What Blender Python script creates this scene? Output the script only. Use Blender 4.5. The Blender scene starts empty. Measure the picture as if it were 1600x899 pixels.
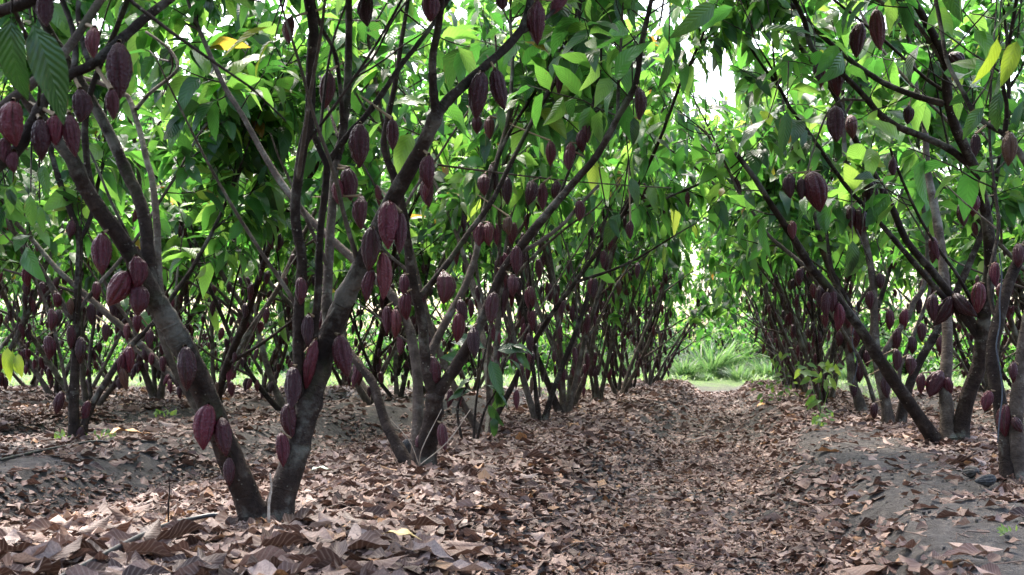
import bpy, math, random
import numpy as np
from mathutils import Matrix, Vector

S = bpy.context.scene
COL = S.collection
R = math.radians
PI = math.pi

# ------------------------------------------------------------------ camera
FPX, CX, CY = 2084.0, 800.0, 449.5          # focal length and centre in photo pixels
YAW, PITCH, CAMH = R(9.0), R(3.02), 0.67
cam_d = bpy.data.cameras.new("camera")
cam = bpy.data.objects.new("camera", cam_d)
COL.objects.link(cam)
cam_d.sensor_width = 36.0
cam_d.lens = 36.0 * FPX / 1600.0
cam_d.clip_start, cam_d.clip_end = 0.05, 2000.0
cam_d.dof.use_dof = True
cam_d.dof.focus_distance = 8.5
cam_d.dof.aperture_fstop = 9.0
cam.location = (0, 0, CAMH)
cam.rotation_euler = (PI / 2 + PITCH, 0, YAW)
S.camera = cam

# ------------------------------------------------------------------ sky and sun
SUN_EL, SUN_AZ = R(58), R(-28)               # azimuth from +Y towards +X; high, beyond the far end of the path
w = bpy.data.worlds.new("World")
S.world = w
w.use_nodes = True
wn = w.node_tree
bg = wn.nodes["Background"]
sky = wn.nodes.new("ShaderNodeTexSky")
sky.sky_type = 'NISHITA'
sky.sun_disc = False
sky.sun_elevation = SUN_EL
sky.sun_rotation = SUN_AZ
sky.air_density = 1.0
sky.dust_density = 5.0
sky.ozone_density = 1.0
wn.links.new(sky.outputs[0], bg.inputs[0])
bg.inputs[1].default_value = 0.15
sd = bpy.data.lights.new("sun", 'SUN')
sd.energy = 1.1
sd.angle = R(20)
sd.color = (1.0, 0.97, 0.93)
sun = bpy.data.objects.new("sun", sd)
COL.objects.link(sun)
sv = Vector((math.sin(SUN_AZ) * math.cos(SUN_EL), math.cos(SUN_AZ) * math.cos(SUN_EL), math.sin(SUN_EL)))
sun.rotation_euler = sv.to_track_quat('Z', 'Y').to_euler()
sun.location = (0, 0, 30)

S.view_settings.view_transform = 'Standard'
S.view_settings.look = 'None'
S.view_settings.gamma = 1.0
S.view_settings.exposure = 2.72
cy = S.cycles
cy.max_bounces = 7
cy.diffuse_bounces = 4
cy.glossy_bounces = 2
cy.transmission_bounces = 5
cy.transparent_max_bounces = 4
cy.use_denoising = True
try:
    cy.denoiser = 'OPENIMAGEDENOISE'
except Exception:
    pass
cy.caustics_reflective = False
cy.caustics_refractive = False

# ------------------------------------------------------------------ materials
class NT:
    def __init__(s, name):
        s.m = bpy.data.materials.new(name)
        s.m.use_nodes = True
        s.t = s.m.node_tree
        s.bsdf = s.t.nodes["Principled BSDF"]
        s.out = s.t.nodes["Material Output"]
    def n(s, typ, **kw):
        nd = s.t.nodes.new(typ)
        for k, v in kw.items():
            if k in nd.inputs:
                nd.inputs[k].default_value = v
            else:
                setattr(nd, k, v)
        return nd
    def l(s, a, b):
        s.t.links.new(a, b)
    def math(s, op, a, b=None, clamp=False):
        nd = s.t.nodes.new("ShaderNodeMath")
        nd.operation = op
        nd.use_clamp = clamp
        for i, v in enumerate((a, b)):
            if v is None:
                continue
            if isinstance(v, (int, float)):
                nd.inputs[i].default_value = v
            else:
                s.l(v, nd.inputs[i])
        return nd.outputs[0]
    def ramp(s, fac, stops, interp='LINEAR'):
        nd = s.t.nodes.new("ShaderNodeValToRGB")
        cr = nd.color_ramp
        cr.interpolation = interp
        while len(cr.elements) < len(stops):
            cr.elements.new(0.5)
        for e, (p, c) in zip(cr.elements, stops):
            e.position = p
            e.color = (*c, 1) if len(c) == 3 else c
        s.l(fac, nd.inputs[0])
        return nd.outputs[0]
    def mix(s, fac, a, b, mode='MIX'):
        nd = s.t.nodes.new("ShaderNodeMix")
        nd.data_type = 'RGBA'
        nd.blend_type = mode
        for sock, v in ((nd.inputs[0], fac), (nd.inputs[6], a), (nd.inputs[7], b)):
            if isinstance(v, (int, float)):
                sock.default_value = v
            elif isinstance(v, tuple):
                sock.default_value = (*v, 1)
            else:
                s.l(v, sock)
        return nd.outputs[2]
    def noise(s, vec, scale, detail=4, rough=0.55):
        nd = s.n("ShaderNodeTexNoise", Scale=scale, Detail=detail, Roughness=rough)
        if vec is not None:
            s.l(vec, nd.inputs["Vector"])
        return nd.outputs[0]
    def bump(s, h, strength, dist, normal=None):
        nd = s.n("ShaderNodeBump", Strength=strength, Distance=dist)
        s.l(h, nd.inputs["Height"])
        if normal is not None:
            s.l(normal, nd.inputs["Normal"])
        return nd.outputs[0]
    def co(s):
        return s.n("ShaderNodeTexCoord").outputs["Object"]
    def attr(s, name):
        return s.n("ShaderNodeAttribute", attribute_name=name).outputs["Fac"]
    def rnd(s):
        return s.n("ShaderNodeObjectInfo").outputs["Random"]

def mat_bark(name, dark, mid, pale, patch):
    b = NT(name)
    co = b.co()
    al = b.attr("along")
    rv = b.n("ShaderNodeCombineXYZ")
    b.l(b.math('ADD', al, b.math('MULTIPLY', b.noise(co, 6, 2), 0.05)), rv.inputs[0])
    ring = b.math('MULTIPLY', b.ramp(b.noise(rv.outputs[0], 30, 4, 0.7), [(0.55, (0, 0, 0)), (0.68, (1, 1, 1))]), b.ramp(b.noise(co, 5, 3), [(0.4, (0, 0, 0)), (0.6, (1, 1, 1))]))
    n1 = b.noise(co, 9, 6, 0.65)
    n2 = b.noise(co, 55, 4, 0.6)
    n3 = b.noise(co, 2.6, 3, 0.5)
    c = b.ramp(n1, [(0.32, dark), (0.52, mid), (0.72, pale)])
    c = b.mix(b.math('MULTIPLY', b.ramp(n2, [(0.35, (1, 1, 1)), (0.6, (0, 0, 0))]), 0.45), c, dark)
    lich = b.ramp(b.math('ADD', b.math('MULTIPLY', n1, 0.5), b.math('MULTIPLY', n3, 0.5)), [(0.52, (0, 0, 0)), (0.6, (1, 1, 1))])
    c = b.mix(b.math('MULTIPLY', ring, 0.3), c, pale)
    c = b.mix(b.math('MULTIPLY', lich, patch), c, (0.2, 0.2, 0.165))
    # small flower cushions: pale dots
    v = b.n("ShaderNodeTexVoronoi", Scale=34.0)
    b.l(co, v.inputs["Vector"])
    dot = b.ramp(v.outputs["Distance"], [(0.10, (1, 1, 1)), (0.17, (0, 0, 0))])
    sel = b.ramp(b.noise(co, 14, 2), [(0.5, (0, 0, 0)), (0.58, (1, 1, 1))])
    dots = b.math('MULTIPLY', dot, sel)
    c = b.mix(b.math('MULTIPLY', dots, 0.7), c, (0.3, 0.26, 0.2))
    moss = b.ramp(b.noise(co, 4.2, 3), [(0.58, (0, 0, 0)), (0.72, (1, 1, 1))])
    c = b.mix(b.math('MULTIPLY', moss, 0.35), c, (0.05, 0.07, 0.025))
    b.l(c, b.bsdf.inputs["Base Color"])
    b.bsdf.inputs["Roughness"].default_value = 0.78
    h = b.math('ADD', b.math('MULTIPLY', n2, 0.6), b.math('ADD', b.math('ADD', b.math('MULTIPLY', ring, 0.45), b.math('MULTIPLY', n1, 0.7)), b.math('MULTIPLY', dots, 0.7)))
    b.bsdf.inputs["Specular IOR Level"].default_value = 0.15
    b.l(b.bump(h, 1.0, 0.018), b.bsdf.inputs["Normal"])
    return b.m

BARK_D = mat_bark("bark_dark", (0.009, 0.005, 0.0036), (0.029, 0.018, 0.013), (0.076, 0.053, 0.040), 0.32)
BARK_P = mat_bark("bark_pale", (0.034, 0.024, 0.018), (0.088, 0.064, 0.049), (0.18, 0.145, 0.115), 0.5)

def mat_leaf(name, stops, tstops, rough=0.29, tfac=0.5, vein=1.0):
    b = NT(name)
    t = b.math('FRACT', b.math('ADD', b.attr("tint"), b.rnd()))
    c = b.ramp(t, stops)
    tc = b.ramp(t, tstops)
    uv = b.n("ShaderNodeUVMap", uv_map="UVMap").outputs[0]
    sp = b.n("ShaderNodeSeparateXYZ")
    b.l(uv, sp.inputs[0])
    u, v = sp.outputs[0], sp.outputs[1]
    av = b.math('ABSOLUTE', v)
    ph = b.math('SUBTRACT', b.math('MULTIPLY', u, 62.0), b.math('MULTIPLY', av, 16.0))
    lat = b.math('MULTIPLY', b.math('ADD', b.math('SINE', ph), 1.0), 0.5)
    veinl = b.math('POWER', lat, 7.0)
    mid = b.math('LESS_THAN', av, 0.045)
    vv = b.math('MAXIMUM', veinl, mid)
    co = b.co()
    n = b.noise(co, 7, 3)
    c = b.mix(b.math('MULTIPLY', b.ramp(n, [(0.35, (0, 0, 0)), (0.7, (1, 1, 1))]), 0.35), c, (0.025, 0.06, 0.012))
    c = b.mix(b.math('MULTIPLY', vv, 0.22 * vein), c, (0.13, 0.2, 0.06))
    # chewed and scorched spots, browned margins
    sp2 = b.ramp(b.noise(co, 31, 2), [(0.68, (0, 0, 0)), (0.73, (1, 1, 1))])
    edge = b.math('MULTIPLY', b.ramp(av, [(0.8, (0, 0, 0)), (0.97, (1, 1, 1))]), b.ramp(b.noise(co, 3.1, 2), [(0.52, (0, 0, 0)), (0.6, (1, 1, 1))]))
    brn = b.math('MULTIPLY', b.math('MAXIMUM', sp2, edge), 0.55 * vein)
    c = b.mix(brn, c, (0.13, 0.08, 0.03))
    tc = b.mix(brn, tc, (0.16, 0.09, 0.03))
    tc = b.mix(b.math('MULTIPLY', lat, 0.35 * vein), tc, b.mix(1.0, tc, (0.55, 0.6, 0.5), 'MULTIPLY'))
    b.l(c, b.bsdf.inputs["Base Color"])
    b.bsdf.inputs["Roughness"].default_value = rough
    b.bsdf.inputs["Specular IOR Level"].default_value = 0.65
    hb = b.math('ADD', b.math('MULTIPLY', lat, -1.0), b.math('MULTIPLY', n, 0.8))
    b.l(b.bump(hb, 0.5 * vein, 0.006), b.bsdf.inputs["Normal"])
    tr = b.n("ShaderNodeBsdfTranslucent")
    b.l(tc, tr.inputs[0])
    mx = b.n("ShaderNodeMixShader")
    mx.inputs[0].default_value = tfac
    b.l(b.bsdf.outputs[0], mx.inputs[1])
    b.l(tr.outputs[0], mx.inputs[2])
    b.l(mx.outputs[0], b.out.inputs[0])
    return b.m

DK, DT = (0.018, 0.058, 0.020), (0.03, 0.085, 0.012)
LEAF = mat_leaf("cacao_leaf", [(0.0, DK), (0.25, (0.026, 0.085, 0.02)), (0.45, (0.042, 0.135, 0.024)), (0.68, (0.078, 0.19, 0.03)), (0.97, (0.13, 0.23, 0.035)), (0.993, (0.16, 0.24, 0.03)), (0.997, (0.36, 0.19, 0.03)), (1.0, (0.3, 0.14, 0.03))],
                [(0.0, DT), (0.25, (0.06, 0.20, 0.03)), (0.45, (0.11, 0.38, 0.05)), (0.68, (0.22, 0.53, 0.07)), (0.97, (0.35, 0.61, 0.10)), (0.993, (0.44, 0.6, 0.08)), (0.997, (0.6, 0.3, 0.04)), (1.0, (0.5, 0.2, 0.04))])
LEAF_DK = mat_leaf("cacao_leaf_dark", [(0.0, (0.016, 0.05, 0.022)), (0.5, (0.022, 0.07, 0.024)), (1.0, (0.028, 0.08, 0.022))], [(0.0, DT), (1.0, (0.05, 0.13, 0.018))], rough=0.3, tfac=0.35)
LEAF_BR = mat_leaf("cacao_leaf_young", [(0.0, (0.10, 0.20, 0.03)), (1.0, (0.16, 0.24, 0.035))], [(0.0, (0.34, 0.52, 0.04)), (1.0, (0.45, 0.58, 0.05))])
WEED = mat_leaf("weed_leaf", [(0.0, (0.05, 0.13, 0.03)), (0.6, (0.09, 0.19, 0.035)), (1.0, (0.15, 0.25, 0.05))], [(0.0, (0.12, 0.26, 0.03)), (1.0, (0.3, 0.42, 0.06))], rough=0.5, vein=0.4)
REED = mat_leaf("reed_leaf", [(0.0, (0.04, 0.085, 0.035)), (0.6, (0.07, 0.135, 0.05)), (0.9, (0.12, 0.18, 0.075)), (1.0, (0.24, 0.23, 0.13))], [(0.0, (0.08, 0.2, 0.05)), (1.0, (0.17, 0.28, 0.08))], rough=0.5, vein=0.0)
GRASS = mat_leaf("field_grass", [(0.0, (0.07, 0.15, 0.045)), (0.55, (0.12, 0.2, 0.065)), (0.85, (0.2, 0.25, 0.1)), (1.0, (0.3, 0.28, 0.16))], [(0.0, (0.13, 0.27, 0.06)), (1.0, (0.28, 0.38, 0.13))], rough=0.6, vein=0.0)
def mat_dry(name, stops):
    b = NT(name)
    t = b.math('FRACT', b.math('ADD', b.attr("tint"), b.rnd()))
    c = b.ramp(t, stops)
    co = b.co()
    n = b.noise(co, 26, 5, 0.6)
    c = b.mix(b.math('MULTIPLY', b.ramp(n, [(0.35, (1, 1, 1)), (0.62, (0, 0, 0))]), 0.5), c, (0.05, 0.028, 0.021))
    uv = b.n("ShaderNodeUVMap", uv_map="UVMap").outputs[0]
    sp = b.n("ShaderNodeSeparateXYZ")
    b.l(uv, sp.inputs[0])
    av = b.math('ABSOLUTE', sp.outputs[1])
    ph = b.math('SUBTRACT', b.math('MULTIPLY', sp.outputs[0], 55.0), b.math('MULTIPLY', av, 14.0))
    lat = b.math('MULTIPLY', b.math('ADD', b.math('SINE', ph), 1.0), 0.5)
    vv = b.math('MAXIMUM', b.math('POWER', lat, 6.0), b.math('LESS_THAN', av, 0.06))
    c = b.mix(b.math('MULTIPLY', vv, 0.22), c, (0.40, 0.31, 0.25))
    b.l(c, b.bsdf.inputs["Base Color"])
    b.bsdf.inputs["Roughness"].default_value = 0.6
    b.bsdf.inputs["Specular IOR Level"].default_value = 0.3
    b.l(b.bump(b.math('ADD', b.math('MULTIPLY', lat, 0.4), n), 0.35, 0.004), b.bsdf.inputs["Normal"])
    tr = b.n("ShaderNodeBsdfTranslucent")
    b.l(c, tr.inputs[0])
    mx = b.n("ShaderNodeMixShader")
    mx.inputs[0].default_value = 0.15
    b.l(b.bsdf.outputs[0], mx.inputs[1])
    b.l(tr.outputs[0], mx.inputs[2])
    b.l(mx.outputs[0], b.out.inputs[0])
    return b.m

DRY = mat_dry("dry_leaf", [(0.0, (0.030, 0.012, 0.007)), (0.3, (0.070, 0.032, 0.022)), (0.62, (0.130, 0.066, 0.047)),
                           (0.84, (0.225, 0.138, 0.108)), (0.955, (0.37, 0.27, 0.225)), (0.985, (0.30, 0.15, 0.06)), (1.0, (0.26, 0.12, 0.045))])

def mat_flat_leaf(name, c1, c2):
    b = NT(name)
    n = b.noise(b.co(), 30, 4)
    c = b.ramp(n, [(0.35, c1), (0.65, c2)])
    b.l(c, b.bsdf.inputs["Base Color"])
    b.bsdf.inputs["Roughness"].default_value = 0.5
    b.l(b.bump(n, 0.4, 0.004), b.bsdf.inputs["Normal"])
    return b.m
YELLOW = mat_flat_leaf("yellowed_leaf", (0.42, 0.27, 0.09), (0.62, 0.44, 0.17))
ORANGE = mat_flat_leaf("orange_leaf", (0.6, 0.26, 0.04), (0.7, 0.34, 0.06))
PALEGRN = mat_flat_leaf("pale_green_leaf", (0.22, 0.30, 0.2), (0.45, 0.5, 0.4))

def mat_pod(name="cacao_pod_skin"):
    b = NT(name)
    co = b.co()
    r = b.rnd()
    skin = b.ramp(r, [(0.0, (0.018, 0.002, 0.004)), (0.35, (0.036, 0.0028, 0.0065)), (0.7, (0.058, 0.004, 0.010)), (0.88, (0.095, 0.008, 0.018)), (0.96, (0.11, 0.018, 0.022)), (1.0, (0.08, 0.04, 0.02))])
    ridge = b.attr("ridge")                     # 0 in the furrows, 1 on the ribs
    r2 = b.math('FRACT', b.math('MULTIPLY', r, 7.31))
    grn = b.ramp(r2, [(0.0, (0.02, 0.006, 0.008)), (0.5, (0.035, 0.016, 0.014)), (0.8, (0.05, 0.042, 0.026)), (1.0, (0.075, 0.075, 0.04))])
    f = b.math('POWER', b.math('SUBTRACT', 1.0, ridge, True), 1.6)
    n = b.noise(co, 6, 4)
    n2 = b.noise(co, 24, 3)
    c = b.mix(b.math('MULTIPLY', f, b.math('ADD', 0.25, b.math('MULTIPLY', n, 0.8)), True), skin, grn)
    c = b.mix(b.math('MULTIPLY', b.ramp(n2, [(0.4, (0, 0, 0)), (0.75, (1, 1, 1))]), 0.3), c, (0.085, 0.016, 0.022))
    sc = b.ramp(b.noise(co, 55, 2), [(0.68, (0, 0, 0)), (0.73, (1, 1, 1))])  # pale specks: mealy bloom, and glints painted into the skin colour
    c = b.mix(b.math('MULTIPLY', sc, 0.3), c, (0.26, 0.2, 0.19))
    b.l(c, b.bsdf.inputs["Base Color"])
    b.bsdf.inputs["Roughness"].default_value = 0.3
    b.bsdf.inputs["Specular IOR Level"].default_value = 0.32
    b.l(b.bump(b.math('ADD', n2, b.math('MULTIPLY', n, 0.4)), 0.4, 0.05), b.bsdf.inputs["Normal"])
    return b.m
POD = mat_pod()

def mat_simple(name, c1, c2, rough, scale, bump=0.3):
    b = NT(name)
    n = b.noise(b.co(), scale, 5, 0.6)
    b.l(b.ramp(n, [(0.35, c1), (0.65, c2)]), b.bsdf.inputs["Base Color"])
    b.bsdf.inputs["Roughness"].default_value = rough
    b.l(b.bump(n, bump, 0.01), b.bsdf.inputs["Normal"])
    return b.m
STALK = mat_simple("pod_stalk", (0.16, 0.10, 0.05), (0.3, 0.21, 0.12), 0.7, 60)
BLACKPOD = mat_simple("rotten_pod_skin", (0.012, 0.011, 0.011), (0.05, 0.045, 0.04), 0.7, 9, 0.6)
HOSE = mat_simple("black_hose", (0.006, 0.0065, 0.008), (0.014, 0.015, 0.018), 0.5, 30, 0.1)
CORD = mat_simple("dark_cord", (0.02, 0.025, 0.035), (0.05, 0.06, 0.075), 0.5, 60)
TWIG = mat_simple("fallen_twig", (0.07, 0.045, 0.032), (0.16, 0.11, 0.085), 0.8, 40)
STICK = mat_simple("bare_stick", (0.25, 0.19, 0.14), (0.42, 0.35, 0.28), 0.8, 40)

def mat_ground():
    b = NT("soil")
    co = b.co()
    n1 = b.noise(co, 1.3, 5, 0.6)
    n2 = b.noise(co, 14, 6, 0.65)
    n3 = b.noise(co, 90, 4, 0.6)
    soil = b.ramp(n2, [(0.3, (0.042, 0.036, 0.032)), (0.5, (0.088, 0.078, 0.07)), (0.7, (0.15, 0.134, 0.12))])
    soil = b.mix(b.math('MULTIPLY', b.ramp(n1, [(0.4, (0, 0, 0)), (0.62, (1, 1, 1))]), 0.3), soil, (0.12, 0.104, 0.092))
    soil = b.mix(b.math('MULTIPLY', b.ramp(n3, [(0.62, (0, 0, 0)), (0.7, (1, 1, 1))]), 0.5), soil, (0.3, 0.25, 0.2))
    sp = b.n("ShaderNodeSeparateXYZ")
    b.l(co, sp.inputs[0])
    gy = b.math('ADD', sp.outputs[1], b.math('MULTIPLY', b.math('SUBTRACT', n1, 0.5), 6.0))
    onp = b.math('SUBTRACT', 1.0, b.math('DIVIDE', b.math('SUBTRACT', b.math('ABSOLUTE', b.math('ADD', sp.outputs[0], 0.18)), 2.6), 1.4, True), True)
    gy = b.math('SUBTRACT', gy, b.math('MULTIPLY', onp, 8.0))
    g = b.math('DIVIDE', b.math('SUBTRACT', gy, 31.0), 2.0, True)
    grass = b.ramp(n2, [(0.3, (0.07, 0.13, 0.035)), (0.55, (0.12, 0.18, 0.06)), (0.75, (0.2, 0.22, 0.1))])
    b.l(b.mix(g, soil, grass), b.bsdf.inputs["Base Color"])
    b.bsdf.inputs["Roughness"].default_value = 0.95
    b.bsdf.inputs["Specular IOR Level"].default_value = 0.2
    h = b.math('ADD', b.math('MULTIPLY', n2, 1.0), b.math('MULTIPLY', n3, 0.8))
    b.l(b.bump(h, 1.0, 0.05), b.bsdf.inputs["Normal"])
    return b.m
SOIL = mat_ground()

# ------------------------------------------------------------------ mesh helpers
def mk_mesh(name, verts, quads, mat, uv=None, attrs=None, smooth=True):
    me = bpy.data.meshes.new(name)
    verts = np.ascontiguousarray(verts, dtype=np.float32)
    quads = np.ascontiguousarray(quads, dtype=np.int32)
    nv, nq = len(verts), len(quads)
    me.vertices.add(nv)
    me.vertices.foreach_set("co", verts.ravel())
    me.loops.add(nq * 4)
    me.loops.foreach_set("vertex_index", quads.ravel())
    me.polygons.add(nq)
    me.polygons.foreach_set("loop_start", np.arange(0, nq * 4, 4, dtype=np.int32))
    me.polygons.foreach_set("use_smooth", np.full(nq, smooth, dtype=bool))
    me.update(calc_edges=True)
    if uv is not None:
        ul = me.uv_layers.new(name="UVMap")
        ul.data.foreach_set("uv", np.ascontiguousarray(uv[quads.ravel()], dtype=np.float32).ravel())
    for k, a in (attrs or {}).items():
        at = me.attributes.new(k, 'FLOAT', 'POINT')
        at.data.foreach_set("value", np.ascontiguousarray(a, dtype=np.float32))
    me.materials.append(mat)
    return me

def new_obj(name, me, parent=None, M=None, loc=None):
    o = bpy.data.objects.new(name, me)
    if parent is not None:
        o.parent = parent
    if M is not None:
        o.matrix_basis = M
    elif loc is not None:
        o.location = loc
    COL.objects.link(o)
    return o

def tag(o, label=None, cat=None, group=None, kind=None):
    if label: o["label"] = label
    if cat: o["category"] = cat
    if group: o["group"] = group
    if kind: o["kind"] = kind
    return o

def catmull(P, n):
    """resample a polyline (m x k) smoothly at n points per span"""
    P = np.asarray(P, float)
    if len(P) < 3:
        t = np.linspace(0, 1, n * (len(P) - 1) + 1)[:, None]
        return P[0] * (1 - t) + P[-1] * t
    Q = np.vstack([2 * P[0] - P[1], P, 2 * P[-1] - P[-2]])
    out = []
    for i in range(len(P) - 1):
        p0, p1, p2, p3 = Q[i:i + 4]
        t = np.linspace(0, 1, n, endpoint=False)[:, None]
        out.append(0.5 * ((2 * p1) + (p2 - p0) * t + (2 * p0 - 5 * p1 + 4 * p2 - p3) * t ** 2 + (3 * p1 - p0 - 3 * p2 + p3) * t ** 3))
    out.append(P[-1][None])
    return np.vstack(out)

def tube(P, r, sides=8, rng=None, knob=0.0, tip=True):
    """verts, quads of a tapering tube along P with radii r"""
    P = np.asarray(P, float)
    r = np.asarray(r, float).copy()
    m = len(P)
    T = np.gradient(P, axis=0)
    T /= np.linalg.norm(T, axis=1)[:, None] + 1e-9
    a = np.array([0, 0, 1.0]) if abs(T[0][2]) < 0.8 else np.array([1.0, 0, 0])
    N = np.cross(T[0], a); N /= np.linalg.norm(N)
    ang = np.arange(sides) * 2 * PI / sides
    ca, sa = np.cos(ang), np.sin(ang)
    V = np.zeros((m, sides, 3))
    for i in range(m):
        N = N - T[i] * N.dot(T[i]); N /= np.linalg.norm(N) + 1e-9
        B = np.cross(T[i], N)
        rr = r[i]
        if rng is not None and knob > 0:
            rr = r[i] * (1 + knob * (rng.random(sides) - 0.5))
            if rng.random() < 0.16:
                rr = rr * (1 + knob * 0.9)
            rr = rr[:, None]
        V[i] = P[i] + (ca[:, None] * N + sa[:, None] * B) * rr
    if tip:
        c = P[-1] + T[-1] * r[-1] * 0.7
        V = np.concatenate([V, np.tile(c, (1, sides, 1)) + (V[-1] - P[-1])[None] * 0.25])
        m += 1
    i = np.arange(m - 1)[:, None] * sides
    j = np.arange(sides)[None]
    k = (j + 1) % sides
    Qd = np.stack([i + j, i + k, i + sides + k, i + sides + j], -1).reshape(-1, 4)
    L = np.concatenate([[0], np.cumsum(np.linalg.norm(np.diff(P, axis=0), axis=1))])
    tube.along = np.repeat(np.append(L, L[-1]) if tip else L, sides)
    return V.reshape(-1, 3), Qd

def join(parts):
    vs, qs, off = [], [], 0
    for v, q in parts:
        vs.append(v); qs.append(q + off); off += len(v)
    return np.vstack(vs), np.vstack(qs)

# leaf templates: length 1 along +y, width along x, upper side +z
def leaf_template(ns, na, width, droop, fold, wave, seed, twist=0.0, petiole=0.07, ragged=0.0, curl=0.0):
    rg = np.random.default_rng(seed)
    t = np.linspace(0, 1, ns)
    prof = np.clip(np.sin(PI * np.clip(t, 0, 1) ** 0.8), 0, 1) ** 0.75 * (1 - 0.28 * t)
    prof[-1] = 0.015
    prof[0] = 0.03
    half = width * 0.5 * prof / prof.max()
    s = np.linspace(-1, 1, na)
    T, Sx = np.meshgrid(t, s, indexing='ij')
    ph = rg.random() * 6
    X = Sx * half[:, None]
    if ragged:
        X *= 1 + ragged * (rg.random(X.shape) - 0.5)
    Z = -droop * T ** 2 + fold * np.abs(Sx) * half[:, None] * 2 * 0.5
    Z += wave * np.sin(T * 11 + ph + 2.0 * np.sign(Sx)) * np.abs(Sx) * half[:, None]
    if curl:
        Z += curl * (Sx ** 2) * half[:, None] + curl * 0.12 * rg.normal(size=Z.shape) * half[:, None]
    Y = T * (1 - 0.25 * droop * T) + petiole
    if twist:
        a = twist * T
        X, Z = X * np.cos(a) - (Z) * np.sin(a) * 0.3, Z + X * np.sin(a)
    V = np.stack([X, Y, Z], -1).reshape(-1, 3)
    i = np.arange(ns - 1)[:, None] * na
    j = np.arange(na - 1)[None]
    Q = np.stack([i + j, i + j + 1, i + na + j + 1, i + na + j], -1).reshape(-1, 4)
    UV = np.stack([T, Sx], -1).reshape(-1, 2)
    # petiole as a slim strip
    pv = np.array([[-0.008, 0, 0.0], [0.008, 0, 0.0], [0.008, petiole + 0.02, 0.001], [-0.008, petiole + 0.02, 0.001]])
    n = len(V)
    V = np.vstack([V, pv]); Q = np.vstack([Q, [[n, n + 1, n + 2, n + 3]]])
    UV = np.vstack([UV, [[0, 0]] * 4])
    return V, Q, UV

def scatter_mesh(name, temps, pos, frames, scale, tint, mat, pick):
    """one mesh of many leaves; frames n x 3 x 3 with columns side, along, normal"""
    vs, qs, us, ts, off = [], [], [], [], 0
    for k, (V, Q, U) in enumerate(temps):
        idx = np.where(pick == k)[0]
        if not len(idx):
            continue
        sc = scale[idx]
        sc = sc[:, None, None] if sc.ndim == 1 else sc[:, None, :]
        W_ = np.einsum('nij,nmj->nmi', frames[idx], V[None] * sc) + pos[idx][:, None]
        m = len(V)
        vs.append(W_.reshape(-1, 3))
        qs.append((Q[None] + (np.arange(len(idx)) * m)[:, None, None]).reshape(-1, 4) + off)
        us.append(np.tile(U, (len(idx), 1)))
        ts.append(np.repeat(tint[idx], m))
        off += m * len(idx)
    return mk_mesh(name, np.vstack(vs), np.vstack(qs), mat, np.vstack(us), {"tint": np.concatenate(ts)})

def frames_from(d, n):
    d = d / (np.linalg.norm(d, axis=1)[:, None] + 1e-9)
    s = np.cross(d, n); s /= np.linalg.norm(s, axis=1)[:, None] + 1e-9
    n2 = np.cross(s, d)
    return np.stack([s, d, n2], -1)

LOWT = [leaf_template(5, 3, 0.39, 0.30, 0.25, 0.10, 1), leaf_template(5, 3, 0.43, 0.50, 0.15, 0.18, 2, 0.3),
        leaf_template(5, 3, 0.36, 0.18, 0.35, 0.12, 3, -0.3), leaf_template(5, 3, 0.41, 0.65, 0.2, 0.2, 4, 0.15)]
LEAF_ME, LEAF_DK_ME, LEAF_BR_ME = [], [], []
for k, (wd, dr, fo, wa, tw) in enumerate([(0.39, 0.30, 0.25, 0.12, 0), (0.43, 0.5, 0.15, 0.2, 0.3), (0.36, 0.18, 0.35, 0.12, -0.3),
                                          (0.41, 0.65, 0.2, 0.22, 0.15), (0.45, 0.38, 0.3, 0.16, 0.5), (0.38, 0.45, 0.1, 0.25, -0.5)]):
    V, Q, U = leaf_template(7, 5, wd, dr, fo, wa, 20 + k, tw)
    LEAF_ME.append(mk_mesh("leaf", V, Q, LEAF, U, {"tint": np.zeros(len(V))}))
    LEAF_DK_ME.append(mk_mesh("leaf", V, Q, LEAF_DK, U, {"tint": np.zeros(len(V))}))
    LEAF_BR_ME.append(mk_mesh("leaf", V, Q, LEAF_BR, U, {"tint": np.zeros(len(V))}))

# pods: hang down from the origin along -z, length 1
def pod_mesh(seed, n_a=60, n_l=20, wart=0.03, neck=0.0, slim=0.21, mat=POD):
    rg = np.random.default_rng(seed)
    t = np.linspace(0, 1, n_l)
    base = np.interp(t, [0, .03, .09, .2, .38, .55, .72, .86, .95, 1], [.10, .42, .66, .88, 1.0, .96, .76, .47, .21, .03])
    base *= 1 - neck * np.exp(-((t - 0.1) / 0.07) ** 2)
    a = np.arange(n_a) * 2 * PI / n_a
    T, A = np.meshgrid(t, a, indexing='ij')
    A2 = A + 0.05 * np.sin(4 * T + seed)
    rib = np.abs(np.sin(5 * A2)) ** 0.65
    big = np.abs(np.sin(2.5 * A2 + 0.0)) ** 0.7
    amp = np.sin(PI * np.clip(T * 0.93 + 0.05, 0, 1)) ** 0.6
    ridge = 0.5 * rib + 0.5 * big
    rad = slim * base[:, None] * (1 + amp * (0.36 * (ridge - 0.62) + wart * rg.normal(size=T.shape) * (0.4 + ridge)))
    bend = 0.05 * rg.normal()
    X = rad * np.cos(A) + bend * np.sin(PI * T)
    Y = rad * np.sin(A)
    Z = -T + 0.0
    V = np.stack([X, Y, Z], -1).reshape(-1, 3)
    i = np.arange(n_l - 1)[:, None] * n_a
    j = np.arange(n_a)[None]
    k = (j + 1) % n_a
    Q = np.stack([i + k, i + j, i + n_a + j, i + n_a + k], -1).reshape(-1, 4)
    return mk_mesh("cacao_pod", V, Q, mat, None, {"ridge": np.clip(ridge.ravel(), 0, 1)})
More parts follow.
